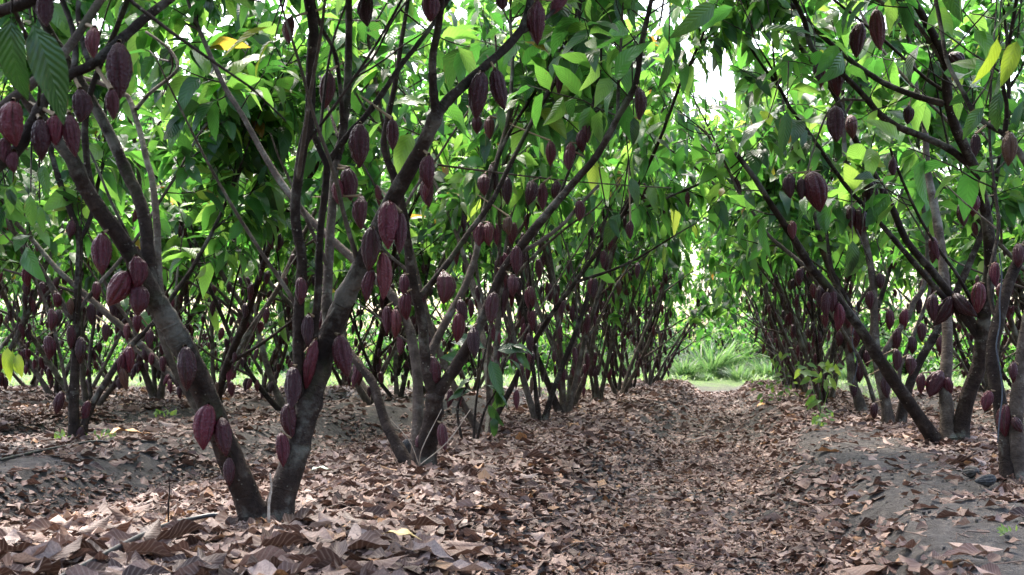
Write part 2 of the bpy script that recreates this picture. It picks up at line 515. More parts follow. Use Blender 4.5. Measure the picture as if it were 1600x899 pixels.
POD_ME = [pod_mesh(1, neck=0.14, slim=0.205), pod_mesh(2, slim=0.22, wart=0.03), pod_mesh(3, slim=0.19, wart=0.045), pod_mesh(4, neck=0.22, slim=0.21, wart=0.04), pod_mesh(5, slim=0.2), pod_mesh(6, neck=0.08, slim=0.18, wart=0.035)]
v_, q_ = tube([(0, 0, 0), (0.0, 0, 0.5), (0, 0, 1)], [1.25, 0.8, 1.1], 6)
STALK_ME = mk_mesh("stalk", v_, q_, STALK)

# ------------------------------------------------------------------ picture-to-place helpers
fwd = np.array([-math.sin(YAW) * math.cos(PITCH), math.cos(YAW) * math.cos(PITCH), math.sin(PITCH)])
rgt = np.array([math.cos(YAW), math.sin(YAW), 0.0])
upv = np.cross(rgt, fwd)
CAM = np.array([0, 0, CAMH])
def at(px, py, d):
    return CAM + fwd * d + rgt * ((px - CX) / FPX * d) + upv * ((CY - py) / FPX * d)
def to_px(P):
    v = np.asarray(P) - CAM
    d = v @ fwd
    return CX + FPX * (v @ rgt) / d, CY - FPX * (v @ upv) / d, d

# ------------------------------------------------------------------ the ground
ROWS = np.array([-25.8, -22.4, -18.9, -15.45, -12.0, -8.6, -5.15, -1.9, 1.54, 4.95, 8.4, 11.8])
def vnoise(x, y, s, seed=0):
    a = np.sin(x * s * 1.0 + y * s * 0.7 + seed) + np.sin(-x * s * 0.6 + y * s * 1.3 + seed * 2.1) + np.sin(x * s * 1.7 - y * s * 0.4 + seed * 3.7) + np.sin(x * s * 0.45 + y * s * 2.1 + seed * 0.3)
    return a / 4
def row_dist(x):
    return np.min(np.abs(np.asarray(x)[..., None] - ROWS), axis=-1)
def sstep(a, b, x):
    t = np.clip((x - a) / (b - a), 0, 1)
    return t * t * (3 - 2 * t)
def gh(x, y):
    x = np.asarray(x, float); y = np.asarray(y, float)
    u = row_dist(x) + 0.10 * vnoise(x, y, 1.9, 3)
    z = -(0.26 + 0.09 * (1 - sstep(1.2, 2.0, np.abs(x + 0.18)))) * sstep(0.70, 1.3, u)
    ye = y - 11.0 * (1 - sstep(2.6, 4.2, np.abs(x + 0.18)))
    z = z * (1 - sstep(27, 31, ye)) + (-0.02) * sstep(27, 31, ye)
    z = z * (1 - sstep(13, 14, np.abs(x - -6) - 8) )
    z = z + 0.022 * vnoise(x, y, 2.7, 1) + 0.012 * vnoise(x, y, 8.3, 5)
    z = z - 0.06 * sstep(33, 60, y)
    return z
def grid_coords(lo, hi, dense_lo, dense_hi, step, grow=1.35):
    c = list(np.arange(dense_lo, dense_hi + 1e-6, step))
    s = step
    while c[-1] < hi:
        s *= grow; c.append(c[-1] + s)
    s = step
    while c[0] > lo:
        s *= grow; c.insert(0, c[0] - s)
    return np.array(c)
gx = grid_coords(-600, 600, -7, 3.5, 0.05)
gy = grid_coords(-300, 900, 2.5, 17, 0.05, 1.12)
GX, GY = np.meshgrid(gx, gy, indexing='ij')
GZ = gh(GX, GY)
nearby = (1 - sstep(4, 9, np.abs(GX + 1.5))) * (1 - sstep(14, 18, GY)) * sstep(0, 2, GY)
GZ = GZ + nearby * (0.008 * vnoise(GX, GY, 23, 2) + 0.006 * vnoise(GX, GY, 47, 6) + np.random.default_rng(2).normal(0, 0.0035, GX.shape))
GV = np.stack([GX, GY, GZ], -1).reshape(-1, 3)
ny = len(gy)
ii = np.arange(len(gx) - 1)[:, None] * ny
jj = np.arange(ny - 1)[None]
GQ = np.stack([ii + jj, ii + ny + jj, ii + ny + jj + 1, ii + jj + 1], -1).reshape(-1, 4)
ground = tag(new_obj("ground", mk_mesh("ground", GV, GQ, SOIL)), kind="structure")

def base_at(px, py, sink=0.0):
    d = 6.0
    for _ in range(40):
        p = at(px, py, d)
        e = p[2] - float(gh(p[0], p[1]))
        d += e * 2084.0 / max(py - 560, 20) * 0.7
        d = min(max(d, 2.0), 60)
    p = at(px, py, d)
    return p, d

# ------------------------------------------------------------------ foliage growth
def unit(v):
    return v / (np.linalg.norm(v) + 1e-9)

class Tree:
    """collects the limbs, twigs, leaves and pods of one tree in place coordinates"""
    def __init__(s, seed):
        s.rng = np.random.default_rng(seed)
        s.limbs = []          # (name, pts, radii, material)
        s.twigs = []
        s.lp, s.ld, s.ln, s.ls, s.lt = [], [], [], [], []
        s.hand = {}           # leaf number -> its own set of shapes
        s.pods = []           # (pos of top, length, width factor, tilt axis direction, stalk start or None)
    def leaf(s, p, d, n, size, tint=None):
        s.lp.append(p); s.ld.append(d); s.ln.append(n); s.ls.append(size)
        s.lt.append(s.rng.random() if tint is None else tint)
    def twig(s, p, d, length, r0, nleaf, droop=0.25, size=(0.17, 0.35)):
        rg = s.rng
        n = 5
        pts = [np.array(p)]
        d = unit(d)
        for i in range(n):
            d = unit(d + rg.normal(size=3) * 0.13 + np.array([0, 0, 0.06 - droop * 0.25 * i / n]))
            pts.append(pts[-1] + d * length / n)
        pts = np.array(pts)
        s.twigs.append((pts, np.linspace(r0, r0 * 0.45, len(pts))))
        for k in range(nleaf):
            t = 0.15 + 0.85 * (k + rg.random() * 0.7) / nleaf
            i = min(int(t * n), n - 1); f = t * n - i
            q = pts[i] * (1 - f) + pts[i + 1] * f
            td = unit(pts[i + 1] - pts[i])
            side = unit(np.cross(td, rg.normal(size=3)))
            ld = unit(td * rg.uniform(0.25, 0.9) + side * rg.uniform(0.5, 1.0) + np.array([0, 0, -rg.uniform(0.05, 0.95)]))
            nn = unit(np.array([0, 0, 1.0]) + rg.normal(size=3) * 0.38)
            s.leaf(q, ld, nn, rg.uniform(*size) * (0.75 if rg.random() < 0.2 else 1))
    def dress(s, pts, radii, zmin, dens, rng=None, size=(0.17, 0.35), nleaf=(7, 12), length=(0.3, 0.65)):
        """twigs with leaves along the part of a limb above zmin (height above the ground)"""
        rg = s.rng
        for i in range(len(pts) - 1):
            seg = pts[i + 1] - pts[i]
            L = np.linalg.norm(seg)
            if pts[i][2] < zmin + rg.normal() * 0.15:
                continue
            for _ in range(rg.poisson(dens * L)):
                td = unit(seg)
                side = unit(np.cross(td, rg.normal(size=3)))
                s.twig(pts[i] + seg * rg.random(), unit(td * 0.55 + side + np.array([0, 0, 0.1])), rg.uniform(*length), 0.0055, rg.integers(*nleaf), size=size)
    def extend(s, p, d, length, r0, zmin=0, dens=4.0, forks=2, mat=None, **kw):
        """carry a limb on upward out of the top of the picture, forking, with leaves"""
        rg = s.rng
        pts = [np.array(p)]
        d = unit(d)
        length *= 1.25
        n = 5
        for i in range(n):
            d = unit(d + rg.normal(size=3) * 0.1 + np.array([0, 0, 0.12]))
            pts.append(pts[-1] + d * length / n)
        pts = np.array(pts)
        rad = np.linspace(r0, r0 * 0.4, len(pts))
        s.limbs.append(("branch", pts, rad, mat or BARK_D))
        s.dress(pts, rad, zmin, dens, **kw)
        for _ in range(forks):
            i = rg.integers(1, n)
            side = unit(np.cross(unit(pts[i] - pts[i - 1]), rg.normal(size=3)))
            s.extend(pts[i], unit(unit(pts[i] - pts[i - 1]) + side * 0.8), length * 0.7, rad[i] * 0.7, zmin, dens, 0, mat, **kw)
        s.twig(pts[-1], d, 0.4, 0.005, 10)

GREEN_N = 300
def build(tree, name, label, base, group, nleaf_obj=GREEN_N, view_pick=True, sides=11, stalks=True):
    """turn a Tree into an Empty with its parts; everything stored relative to base"""
    rg = tree.rng
    base = np.array(base, float)
    root = bpy.data.objects.new(name, None)
    root.empty_display_size = 0.2
    COL.objects.link(root)
    root.location = base
    tag(root, label, "tree", group)
    for nm, P, r, m in tree.limbs:
        k = max(2, int((34 if sides > 8 else 14) / max(len(P), 1)) + 1)
        PR = catmull(np.hstack([P, np.asarray(r)[:, None]]), k)
        V, Q = tube(PR[:, :3] - base, np.maximum(PR[:, 3], 0.0015), sides if PR[0, 3] > 0.008 else 6, rg, 0.13)
        if nm == "trunk" and PR[0, 2] < base[2] + 0.2:
            Vr = V.reshape(-1, sides, 3)
            hgt = tube.along.reshape(-1, sides)
            th = np.arange(sides)[None] * 2 * PI / sides
            c0 = PR[0, :3] - base
            cen = Vr.mean(1, keepdims=True)
            f = 0.55 * np.exp(-hgt / 0.09) * (0.35 + 0.65 * np.clip(np.cos(3 * th + rg.random() * 6), 0, 1))
            Vr += (Vr - cen) * f[..., None]
            V = Vr.reshape(-1, 3)
        new_obj(nm, mk_mesh(nm, V, Q, m, None, {"along": tube.along}), root)
    if tree.twigs:
        V, Q = join([tube(P - base, r, 4) for P, r in tree.twigs])
        o = new_obj("fine_twigs", mk_mesh("fine_twigs", V, Q, BARK_D), root)
        o["kind"] = "stuff"
    if tree.lp:
        lp = np.array(tree.lp); ls = np.array(tree.ls); lt = np.array(tree.lt)
        fr = frames_from(np.array(tree.ld), np.array(tree.ln))
        n = len(lp)
        if view_pick:
            x, y, d = to_px(lp)
            score = ls / np.maximum(d, 0.3)
            out = (x < -60) | (x > 1660) | (y < -60) | (y > 960) | (d < 0.3)
            score = np.where(out, score * 1e-3, score)
            score[list(tree.hand)] = 1e9
            order = np.argsort(-score)
        else:
            order = rg.permutation(n)
        a, b = order[:nleaf_obj], order[nleaf_obj:]
        for i in a:
            if int(i) in tree.hand:
                fr[i][:, 0] *= 0.8
            M = Matrix(((*(fr[i][0] * ls[i]), lp[i][0] - base[0]), (*(fr[i][1] * ls[i]), lp[i][1] - base[1]), (*(fr[i][2] * ls[i]), lp[i][2] - base[2]), (0, 0, 0, 1)))
            new_obj("leaf", tree.hand.get(int(i), LEAF_ME)[rg.integers(len(LEAF_ME))], root, M)
        if len(b):
            me = scatter_mesh("foliage", LOWT, lp[b] - base, fr[b], ls[b], lt[b], LEAF, rg.integers(0, len(LOWT), len(b)))
            o = new_obj("foliage", me, root)
            o["kind"] = "stuff"
    for top, L, wf, ax, start in tree.pods:
        z = -unit(np.array(ax, float))
        xx = unit(np.cross(z, rg.normal(size=3)))
        yy = np.cross(z, xx)
        p = np.array(top) - base
        sx = L * wf * 0.93
        M = Matrix(((*(xx * 1),), (*(yy * 1),), (*(z * 1),))).transposed().to_4x4() @ Matrix.Diagonal((sx, sx, L, 1))
        M.translation = p
        po = new_obj("cacao_pod", POD_ME[rg.integers(len(POD_ME))], root, M)
        if start is not None and stalks:
            q = np.array(start) - base
            v = q - p
            ln = np.linalg.norm(v)
            zz = unit(v); x2 = unit(np.cross(zz, (0.3, 0.8, 0.1))); y2 = np.cross(zz, x2)
            Ms = Matrix(((*x2,), (*y2,), (*zz,))).transposed().to_4x4() @ Matrix.Diagonal((0.006, 0.006, ln, 1))
            Ms.translation = p
            new_obj("stalk", STALK_ME, po, M.inverted() @ Ms)
    return root

TREES = "cacao trees planted in rows"

# ------------------------------------------------------------------ trees traced in place
class Hero(Tree):
    def more_pods(s, n):
        src = [l for l in s.limbs if len(l[1]) > 3]
        for _ in range(n):
            nm, P, r, m = src[s.rng.integers(len(src))]
            k = s.rng.integers(1, len(P) - 1)
            if 0.35 < P[k][2] < 2.9 and r[k] > 0.006:
                for _ in range(s.rng.integers(1, 4)):
                    q = P[k] + (P[k + 1] - P[k]) * s.rng.random()
                    L = s.rng.uniform(0.11, 0.2)
                    a = s.rng.random() * 6.28
                    top = q + np.array([math.cos(a), math.sin(a), -0.5]) * (r[k] + 0.025)
                    s.pods.append((top, L, s.rng.uniform(0.85, 1.1), np.array([0.15 * s.rng.normal(), 0.15 * s.rng.normal(), -1]), q))
    def shoots(s, n, zleaf=2.0):
        """slender water shoots off the limbs, bare below zleaf"""
        rg = s.rng
        src = [l for l in s.limbs if len(l[1]) > 3]
        for _ in range(n):
            nm, P, r, m = src[rg.integers(len(src))]
            k = rg.integers(1, len(P) - 1)
            if P[k][2] > 2.6 or P[k][2] < 0.4:
                continue
            td = unit(P[k + 1] - P[k])
            d = unit(td * 0.7 + unit(np.cross(td, rg.normal(size=3))) * rg.uniform(0.4, 0.9) + np.array([0, 0, 0.35]))
            L = rg.uniform(0.6, 1.7)
            pts = [P[k]]
            for i in range(6):
                d = unit(d + rg.normal(size=3) * 0.06 + np.array([0, 0, 0.03]))
                pts.append(pts[-1] + d * L / 6)
            pts = np.array(pts)
            rad = np.linspace(min(r[k] * 0.6, rg.uniform(0.005, 0.011)), 0.003, 7)
            s.limbs.append(("branch", pts, rad, BARK_P if rg.random() < 0.5 else BARK_D))
            s.dress(pts, rad, zleaf, 4)
    def thin(s, keep, dmax):
        """the near trees carry few leaves low down: drop most of those that would hang in view"""
        n = len(s.lp)
        x, y, d = to_px(np.array(s.lp))
        tip = np.array(s.lp) + np.array(s.ld) * np.array(s.ls)[:, None]
        x2, y2, d2 = to_px(tip)
        inv = (np.maximum(y, y2) > -15) & (d < dmax) & (x > -80) & (x < 1680)
        ok = ~inv | (s.rng.random(n) < keep)
        ok[list(s.hand)] = True
        idx = np.where(ok)[0]
        mp = {int(o): k for k, o in enumerate(idx)}
        s.hand = {mp[k]: v for k, v in s.hand.items()}
        for nm in ("lp", "ld", "ln", "ls", "lt"):
            L = getattr(s, nm)
            setattr(s, nm, [L[i] for i in idx])
    def __init__(s, seed, pxbase, pybase, depth=None):
        super().__init__(seed)
        if depth is None:
            s.base, s.d0 = base_at(pxbase, pybase)
        else:
            s.base, s.d0 = at(pxbase, pybase, depth), depth
        s.px = {}
    def gap(s):
        """the rows are pruned clear of the middle of the path, which leaves a slit of sky above it"""
        P = np.array(s.lp) + np.array(s.ld) * np.array(s.ls)[:, None]
        ok = np.abs(P[:, 0] + 0.22) > 0.3
        ok[list(s.hand)] = True
        idx = np.where(ok)[0]
        mp = {int(o): k for k, o in enumerate(idx)}
        s.hand = {mp[k]: v for k, v in s.hand.items()}
        for nm in ("lp", "ld", "ln", "ls", "lt"):
            L = getattr(s, nm)
            setattr(s, nm, [L[i] for i in idx])
    def near(s, name, x, y):
        A = s.px[name]
        i = np.argmin((A[:, 0] - x) ** 2 + (A[:, 1] - y) ** 2)
        return A[i]
    def limb(s, name, parent, xy, w0, w1, dd=0.0, m=BARK_D, kind="branch", d0=None, ext=0.0, dress=None, forks=2, **kw):
        xy = np.array(xy, float).reshape(-1, 2)
        if d0 is None:
            d0 = s.near(parent, *xy[0])[2] if parent else s.d0
        n = len(xy)
        L = np.concatenate([[0], np.cumsum(np.linalg.norm(np.diff(xy, axis=0), axis=1))])
        t = L / L[-1]
        d = d0 + dd * t ** 1.2
        wpx = w0 + (w1 - w0) * t ** 0.75
        rad = wpx * 0.415 * d / FPX
        C = catmull(np.column_stack([xy, d, rad]), 6)
        s.px[name] = C
        P = np.array([at(*c[:3]) for c in np.column_stack([xy, d])])
        if kind == "trunk":
            P[0] = P[0] - np.array([0, 0, 0.04]); rad[0] *= 1.12
        s.limbs.append((kind, P, rad, m))
        if dress:
            Pd = np.array([at(*c[:3]) for c in C])
            s.dress(Pd, C[:, 3], dress[0], dress[1], **kw)
        if ext:
            s.extend(P[-1], P[-1] - P[-2], ext, rad[-1], 0, 6.0, forks, m, **kw)
        return P
    def pod(s, x, y, ln, wd, tilt=0, front=0.05):
        """tilt in degrees: the tip swings to the right for positive"""
        best, bd = None, 1e9
        a = R(tilt)
        tx, ty = x - math.sin(a) * ln / 2, y - math.cos(a) * ln / 2
        for A in s.px.values():
            q = (A[:, 0] - tx) ** 2 + (A[:, 1] - ty) ** 2
            i = np.argmin(q)
            if q[i] < bd:
                bd, best = q[i], A[i]
        d = best[2] - front - best[3] * 0.6
        top = at(tx, ty, d)
        L = ln / FPX * d
        ax = rgt * math.sin(a) - upv * math.cos(a) + fwd * s.rng.normal() * 0.12
        st = at(*best[:3]) if bd < 60 ** 2 else top + np.array([0, 0, 0.08])
        s.pods.append((top, L, wd / ln / 0.43, ax, st))
    def bigleaf(s, x, y, ln, ang, d, face=0.6, tint=None):
        """a single leaf: base at (x,y), pointing along ang (0 right, 90 down) in the picture, turned to the camera by face"""
        a = R(ang)
        dr = rgt * math.cos(a) - upv * math.sin(a) + fwd * s.rng.normal() * 0.25
        nn = unit(-fwd * face + np.array([0, 0, 1.0]) * (1 - face) + s.rng.normal(size=3) * 0.15)
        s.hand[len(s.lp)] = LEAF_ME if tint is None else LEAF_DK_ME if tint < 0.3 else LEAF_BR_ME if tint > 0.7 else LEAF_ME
        s.leaf(at(x, y, d), unit(dr), nn, ln / FPX * d)
        s.twigs.append((np.array([at(x, y, d), at(x, y, d) - dr * 0.05 + np.array([0, 0, 0.10]), at(x, y, d) - dr * 0.1 + np.array([0, 0, 0.22])]), np.array([0.003, 0.004, 0.005])))

# --- the forked tree in front
A = Hero(11, 420, 820)
A.limb("left", None, [408, 815, 392, 790, 360, 717, 327, 633, 290, 550, 262, 502, 244, 470], 52, 42, -0.35, kind="trunk")
A.limb("right", None, [436, 812, 439, 785, 460, 713, 480, 643, 497, 580, 513, 533, 520, 510], 52, 42, 0.15, kind="trunk")
A.limb("brown", "left", [247, 478, 200, 390, 163, 340, 133, 293, 110, 245, 87, 215, 47, 162, 10, 100, -40, 20], 38, 20, -0.5, m=BARK_D, ext=0.8)
A.limb("red", "left", [247, 482, 233, 417, 227, 350, 213, 300, 200, 275, 173, 213, 143, 157, 123, 123, 100, 87, 73, 43, 45, -15], 30, 15, 0.2, ext=0.9)
A.limb("pale", "left", [251, 470, 248, 437, 246, 400, 245, 350, 238, 283, 230, 253, 217, 200, 203, 157, 193, 147, 157, 130, 120, 120], 17, 8, 0.6, m=BARK_P, dress=(1.7, 2))
A.limb("palefork", "pale", [213, 171, 233, 147, 267, 120, 278, 103, 267, 80, 247, 63, 228, 50], 8, 5, 0.3, m=BARK_P, dress=(1.6, 4))
A.limb("dark1", "brown", [158, 332, 143, 293, 135, 245, 133, 190, 143, 140, 160, 93, 177, 57, 199, 0], 14, 10, 0.15, ext=0.8)
A.limb("big", "right", [514, 530, 540, 463, 563, 420, 596, 345, 637, 270, 662, 225, 683, 178], 42, 26, -0.35)
A.limb("bigL", "big", [682, 182, 677, 140, 676, 90, 685, 40, 691, -15], 18, 13, -0.2, ext=0.9)
A.limb("bigR", "big", [682, 180, 700, 157, 740, 120, 790, 75, 815, 45, 824, 20, 832, -15], 22, 13, 0.3, ext=0.9)
A.limb("bigR2", "bigR", [812, 52, 835, 40, 860, 22, 885, -8], 9, 7, 0.2, ext=0.7)
A.limb("grey", "right", [514, 520, 511, 480, 513, 420, 517, 350, 523, 270, 527, 245], 21, 15, 0.25, m=BARK_P)
A.limb("grey2", "grey", [526, 250, 536, 205, 542, 150, 545, 67, 545, -15], 17, 13, 0.1, ext=1.0)
A.limb("upright", "right", [472, 655, 467, 600, 466, 540, 467, 483, 472, 410, 461, 340, 464, 290, 473, 233, 484, 180, 486, 100, 490, 50, 480, -12], 20, 19, -0.15, ext=1.0)
A.limb("upright2", "right", [494, 590, 491, 533, 497, 450, 500, 367, 508, 300, 511, 255], 16, 13, -0.1)
A.limb("up2L", "upright2", [511, 258, 498, 230, 489, 205, 484, 170], 12, 11, 0.05)
A.limb("up2R", "upright2", [511, 256, 547, 207, 570, 183, 597, 147, 623, 107, 650, 73, 677, 37, 702, -5], 13, 8, 0.3, ext=0.7)
A.limb("thin1", "grey2", [535, 205, 533, 150, 523, 83, 503, 45, 490, 5], 10, 7, -0.1, ext=0.6)
A.limb("thin2", "grey2", [545, 128, 553, 120, 583, 90, 613, 33, 640, -4], 5, 4, 0.3, dress=(1.9, 3))
A.limb("palearm", "grey2", [529, 215, 510, 160, 500, 120], 7, 5, 0.3, m=BARK_P, dress=(1.9, 3))
for a in [(290, 577, 72, 31), (322, 668, 72, 33, -6), (350, 683, 62, 29, 8), (358, 738, 46, 19), (458, 607, 68, 30), (453, 659, 58, 28, 6), (441, 703, 54, 23, 4),
          (485, 572, 84, 20, -12), (482, 517, 52, 21), (537, 557, 68, 31, 12), (608, 353, 78, 36), (578, 390, 70, 31, -4), (598, 432, 76, 29), (626, 366, 66, 22, -3),
          (577, 447, 52, 22, -10), (565, 333, 54, 24), (562, 228, 70, 34), (545, 289, 52, 26, 8), (613, 211, 50, 21), (670, 269, 54, 27), (510, 141, 60, 26, -8),
          (574, 17, 50, 28), (455, 52, 50, 22), (672, 12, 46, 30), (748, 150, 76, 33, -8), (781, 140, 66, 28, 14), (840, 36, 70, 29), (785, 4, 24, 20), (872, 10, 40, 22, -40),
          (160, 397, 66, 33), (183, 452, 64, 38, -32), (213, 426, 52, 29), (217, 470, 50, 30), (543, 286, 48, 20, -6), (470, 455, 44, 20), (528, 300, 40, 20)]:
    A.pod(*a)
for a in [(425, 40, 92, 150, 5.3, 0.35, 0.85), (430, 58, 80, 140, 5.2, 0.4, 0.8), (440, 5, 70, 45, 5.1, 0.3, 0.3), (780, 165, 42, 80, 6.0, 0.7, 0.1), (20, 285, 55, 100, 5.0, 0.8, 0.1),
          (48, 300, 62, 95, 5.0, 0.85, 0.05), (62, 318, 48, 88, 5.1, 0.8, 0.2), (30, 262, 60, 25, 5.0, 0.4, 0.2), (65, 255, 50, 75, 5.0, 0.8, 0.15), (8, 290, 50, 60, 5.0, 0.8, 0.2)]:
    A.bigleaf(*a)
A.shoots(16, 2.3)
A.thin(0.0, 6.3)
build(A, "cacao_tree", "forked cacao tree with two leaning pod-hung trunks, standing behind the black hose", A.base, TREES)

# --- the near tree at the picture's edge, only limbs reach in
N = Hero(12, 0, 0, 3.6)
N.base = np.array([-1.95, 2.95, float(gh(-1.95, 2.95))])
tr = np.array([N.base - [0, 0, .05], N.base + [0.02, 0.05, 0.35], N.base + [-0.05, 0.12, 0.8], at(-75, 235, 3.5)])
N.limbs.append(("trunk", tr, np.array([0.055, 0.045, 0.036, 0.026]), BARK_D))
N.px["t"] = np.array([[-75, 235, 3.5, 0.02]])
N.limb("n1", "t", [-75, 235, -30, 190, 0, 169, 67, 117, 100, 83, 120, 57, 133, 37, 160, -5], 22, 16, 0.15, m=BARK_P, ext=0.8)
N.limb("n2", "t", [-75, 235, -55, 290, 0, 257, 30, 230, 50, 193, 75, 150, 110, 117, 140, 103, 180, 70, 225, 30, 272, -6], 26, 17, 0.35, ext=0.8)
N.limb("n3", "t", [-75, 235, -90, 120, -40, 40, 0, 18, 30, 8, 66, -6], 26, 22, -0.2, ext=0.6)
N.limb("n4", "n3", [20, 10, 40, 55, 57, 100, 62, 130, 60, 165], 9, 7, 0.2, dress=(1.2, 1))
N.limb("n5", "n2", [115, 114, 118, 80, 112, 40, 95, -5], 13, 10, 0.3, ext=0.7)
N.limb("n6", "n2", [140, 103, 128, 60, 122, 20, 125, -10], 11, 9, 0.2, ext=0.7)
for a in [(186, 112, 92, 42), (148, 68, 50, 25), (174, 164, 48, 26), (20, 194, 72, 39), (87, 204, 48, 30), (63, 219, 66, 32), (113, 212, 68, 28, 8), (125, 166, 54, 32), (72, 16, 52, 30), (22, 254, 34, 22), (8, 235, 40, 24)]:
    N.pod(*a)
for a in [(48, 28, 165, 68, 3.4, 0.75, 0.02), (18, 20, 140, 95, 3.3, 0.85, 0.3)]:
    N.bigleaf(*a)
N.thin(0.0, 9)
build(N, "cacao_tree", "cacao tree reaching in from the picture's edge with crossing limbs and large pods", N.base, TREES)

# --- second tree of the same row
B = Hero(13, 655, 733)
B.limb("pale", None, [655, 720, 653, 683, 653, 600, 647, 550, 637, 507, 613, 463, 575, 425, 550, 403, 510, 367, 470, 327, 423, 260, 377, 177, 353, 140, 330, 90], 24, 9, 1.0, m=BARK_P, kind="trunk", dress=(2.2, 4), ext=0.9)
B.limb("dark", None, [660, 736, 668, 690, 677, 650, 679, 617], 42, 33, -0.1, kind="trunk")
B.limb("darkL", "dark", [679, 622, 668, 580, 663, 543, 660, 503, 647, 450, 637, 383, 630, 327, 618, 280, 600, 235, 603, 200, 617, 133, 627, 67, 636, 10, 640, -15], 24, 7, -0.3, ext=0.6)
B.limb("mid", "dark", [679, 615, 672, 575, 677, 543, 700, 497, 727, 447, 743, 400, 750, 360, 760, 317, 777, 250, 795, 180, 800, 120], 20, 7, 0.8, m=BARK_P, dress=(2.1, 6), ext=0.8)
B.limb("right", "dark", [680, 620, 710, 577, 750, 507, 772, 455, 793, 413, 850, 340, 897, 285, 930, 247, 950, 213, 967, 180, 993, 133, 1003, 67, 1018, 0], 24, 9, -0.4, dress=(2.1, 7), ext=0.9)
B.limb("rightup", "right", [965, 182, 967, 117, 972, 33, 968, -10], 7, 5, 0.1, ext=0.8, dress=(2.2, 6))
B.limb("right2", "right", [793, 413, 805, 398, 837, 382, 877, 353, 902, 325, 935, 290], 9, 6, 0.3, m=BARK_P, dress=(1.9, 6))
B.limb("cross", "darkL", [650, 470, 693, 420, 733, 363, 767, 317, 795, 262, 837, 180, 870, 123, 897, 67, 908, -8], 12, 7, 0.6, ext=0.9, dress=(2.2, 5))
B.limb("cross2", "mid", [757, 330, 767, 283, 793, 213, 837, 143, 870, 87, 893, 50, 905, 0], 8, 5, 0.5, ext=0.8, dress=(2.1, 5))
B.limb("stick", "darkL", [632, 325, 650, 293, 683, 247, 713, 200, 735, 170], 6, 4, 0.5, m=BARK_P, dress=(2.1, 3))
B.limb("bare", "cross", [684, 258, 730, 264, 793, 272, 890, 283, 983, 290, 1050, 294], 4.5, 2.2, 0.6, m=BARK_P, d0=B.d0 + 0.1, dress=(1.9, 2))
B.limb("root", None, [640, 722, 613, 682, 600, 655, 583, 600, 563, 573, 545, 548, 520, 500, 505, 450], 24, 10, 0.6, kind="trunk")
B.limb("r3", "right", [870, 316, 905, 225, 935, 130, 940, 60, 945, -10], 6, 4, 0.4, ext=0.8, dress=(2.0, 6))
for a in [(693, 450, 53, 31), (715, 513, 48, 22, -4), (722, 486, 38, 20, 12), (750, 367, 38, 22, -4), (764, 366, 38, 20), (807, 407, 46, 21), (800, 446, 36, 19), (770, 482, 52, 24, -6), (675, 584, 56, 23),
          (693, 683, 44, 18, 8), (617, 506, 48, 20), (635, 480, 46, 20), (631, 445, 34, 17), (757, 290, 36, 20), (793, 299, 45, 18), (828, 303, 42, 22, -10), (848, 308, 44, 20), (795, 353, 30, 15), (998, 163, 52, 23),
          (918, 205, 40, 18), (911, 220, 38, 18), (888, 250, 34, 20), (893, 238, 30, 16, 8), (765, 200, 36, 17), (745, 195, 30, 17), (985, 360, 30, 13), (655, 695, 30, 18), (870, 300, 36, 18), (860, 240, 40, 17), (905, 330, 34, 16), (605, 500, 44, 20)]:
    B.pod(*a)
for a in [(970, 330, 62, 118, 8.0, 0.6, 0.2), (985, 275, 50, 75, 8.0, 0.6, 0.1), (950, 340, 40, 60, 8, 0.6, 0.4), (990, 180, 48, 85, 7.9, 0.7, 0.2), (1045, 80, 60, 95, 7.8, 0.7, 0.1), (1000, 140, 40, 70, 7.8, 0.6, 0.8)]:
    B.bigleaf(*a)
B.more_pods(14)
B.shoots(16, 2.0)
B.gap()
build(B, "cacao_tree", "cacao tree with pale ringed trunk beside a dark one, next after the forked front tree", B.base, TREES)

# --- right-hand trees
C1 = Hero(14, 1586, 754)
C1.limb("l", None, [1578, 757, 1572, 690, 1558, 610, 1550, 560, 1558, 510, 1577, 440, 1603, 385, 1640, 330, 1690, 250], 32, 16, 0.3, kind="trunk", ext=1.2)
C1.limb("r", None, [1592, 757, 1589, 690, 1588, 640, 1594, 570, 1604, 510, 1618, 440, 1625, 380, 1622, 300, 1600, 250, 1570, 208], 32, 12, -0.2, m=BARK_P, kind="trunk")
C1.limb("r4", "l", [1558, 510, 1545, 440, 1560, 360, 1555, 300], 9, 6, 0.5, dress=(1.7, 6), ext=1.4, forks=3)
C1.limb("r1", "r", [1572, 212, 1527, 183, 1505, 145, 1480, 95, 1470, 40, 1460, -10], 10, 7, 0.4, ext=0.9, dress=(2.1, 3))
C1.limb("r2", "r", [1570, 208, 1573, 167, 1566, 120, 1578, 60, 1590, -10], 9, 7, -0.2, ext=0.9, dress=(2.0, 3))
C1.limb("r3", "r", [1612, 275, 1640, 200, 1650, 120, 1630, 40], 10, 8, -0.3, ext=0.9, dress=(1.8, 4))
for a in [(1572, 658, 52, 22), (1583, 582, 34, 15), (1590, 664, 28, 16, 30), (1543, 627, 34, 19, -14), (1578, 233, 54, 25), (1525, 227, 36, 18), (1556, 430, 40, 18), (1590, 400, 38, 18)]:
    C1.pod(*a)
for a in [(1598, 85, 80, 140, 6.6, 0.3, 0.05), (1565, 140, 70, 105, 6.5, 0.5, 0.08), (1540, 165, 60, 130, 6.6, 0.5, 0.1), (1560, 55, 85, 100, 6.5, 0.6, 0.8), (1590, 60, 75, 110, 6.4, 0.6, 0.9)]:
    C1.bigleaf(*a)
C1.shoots(5, 2.0)
C1.thin(0.3, 9)
build(C1, "cacao_tree", "cacao tree with paired trunks and a dark cord tied down them, on the bank", C1.base, TREES)

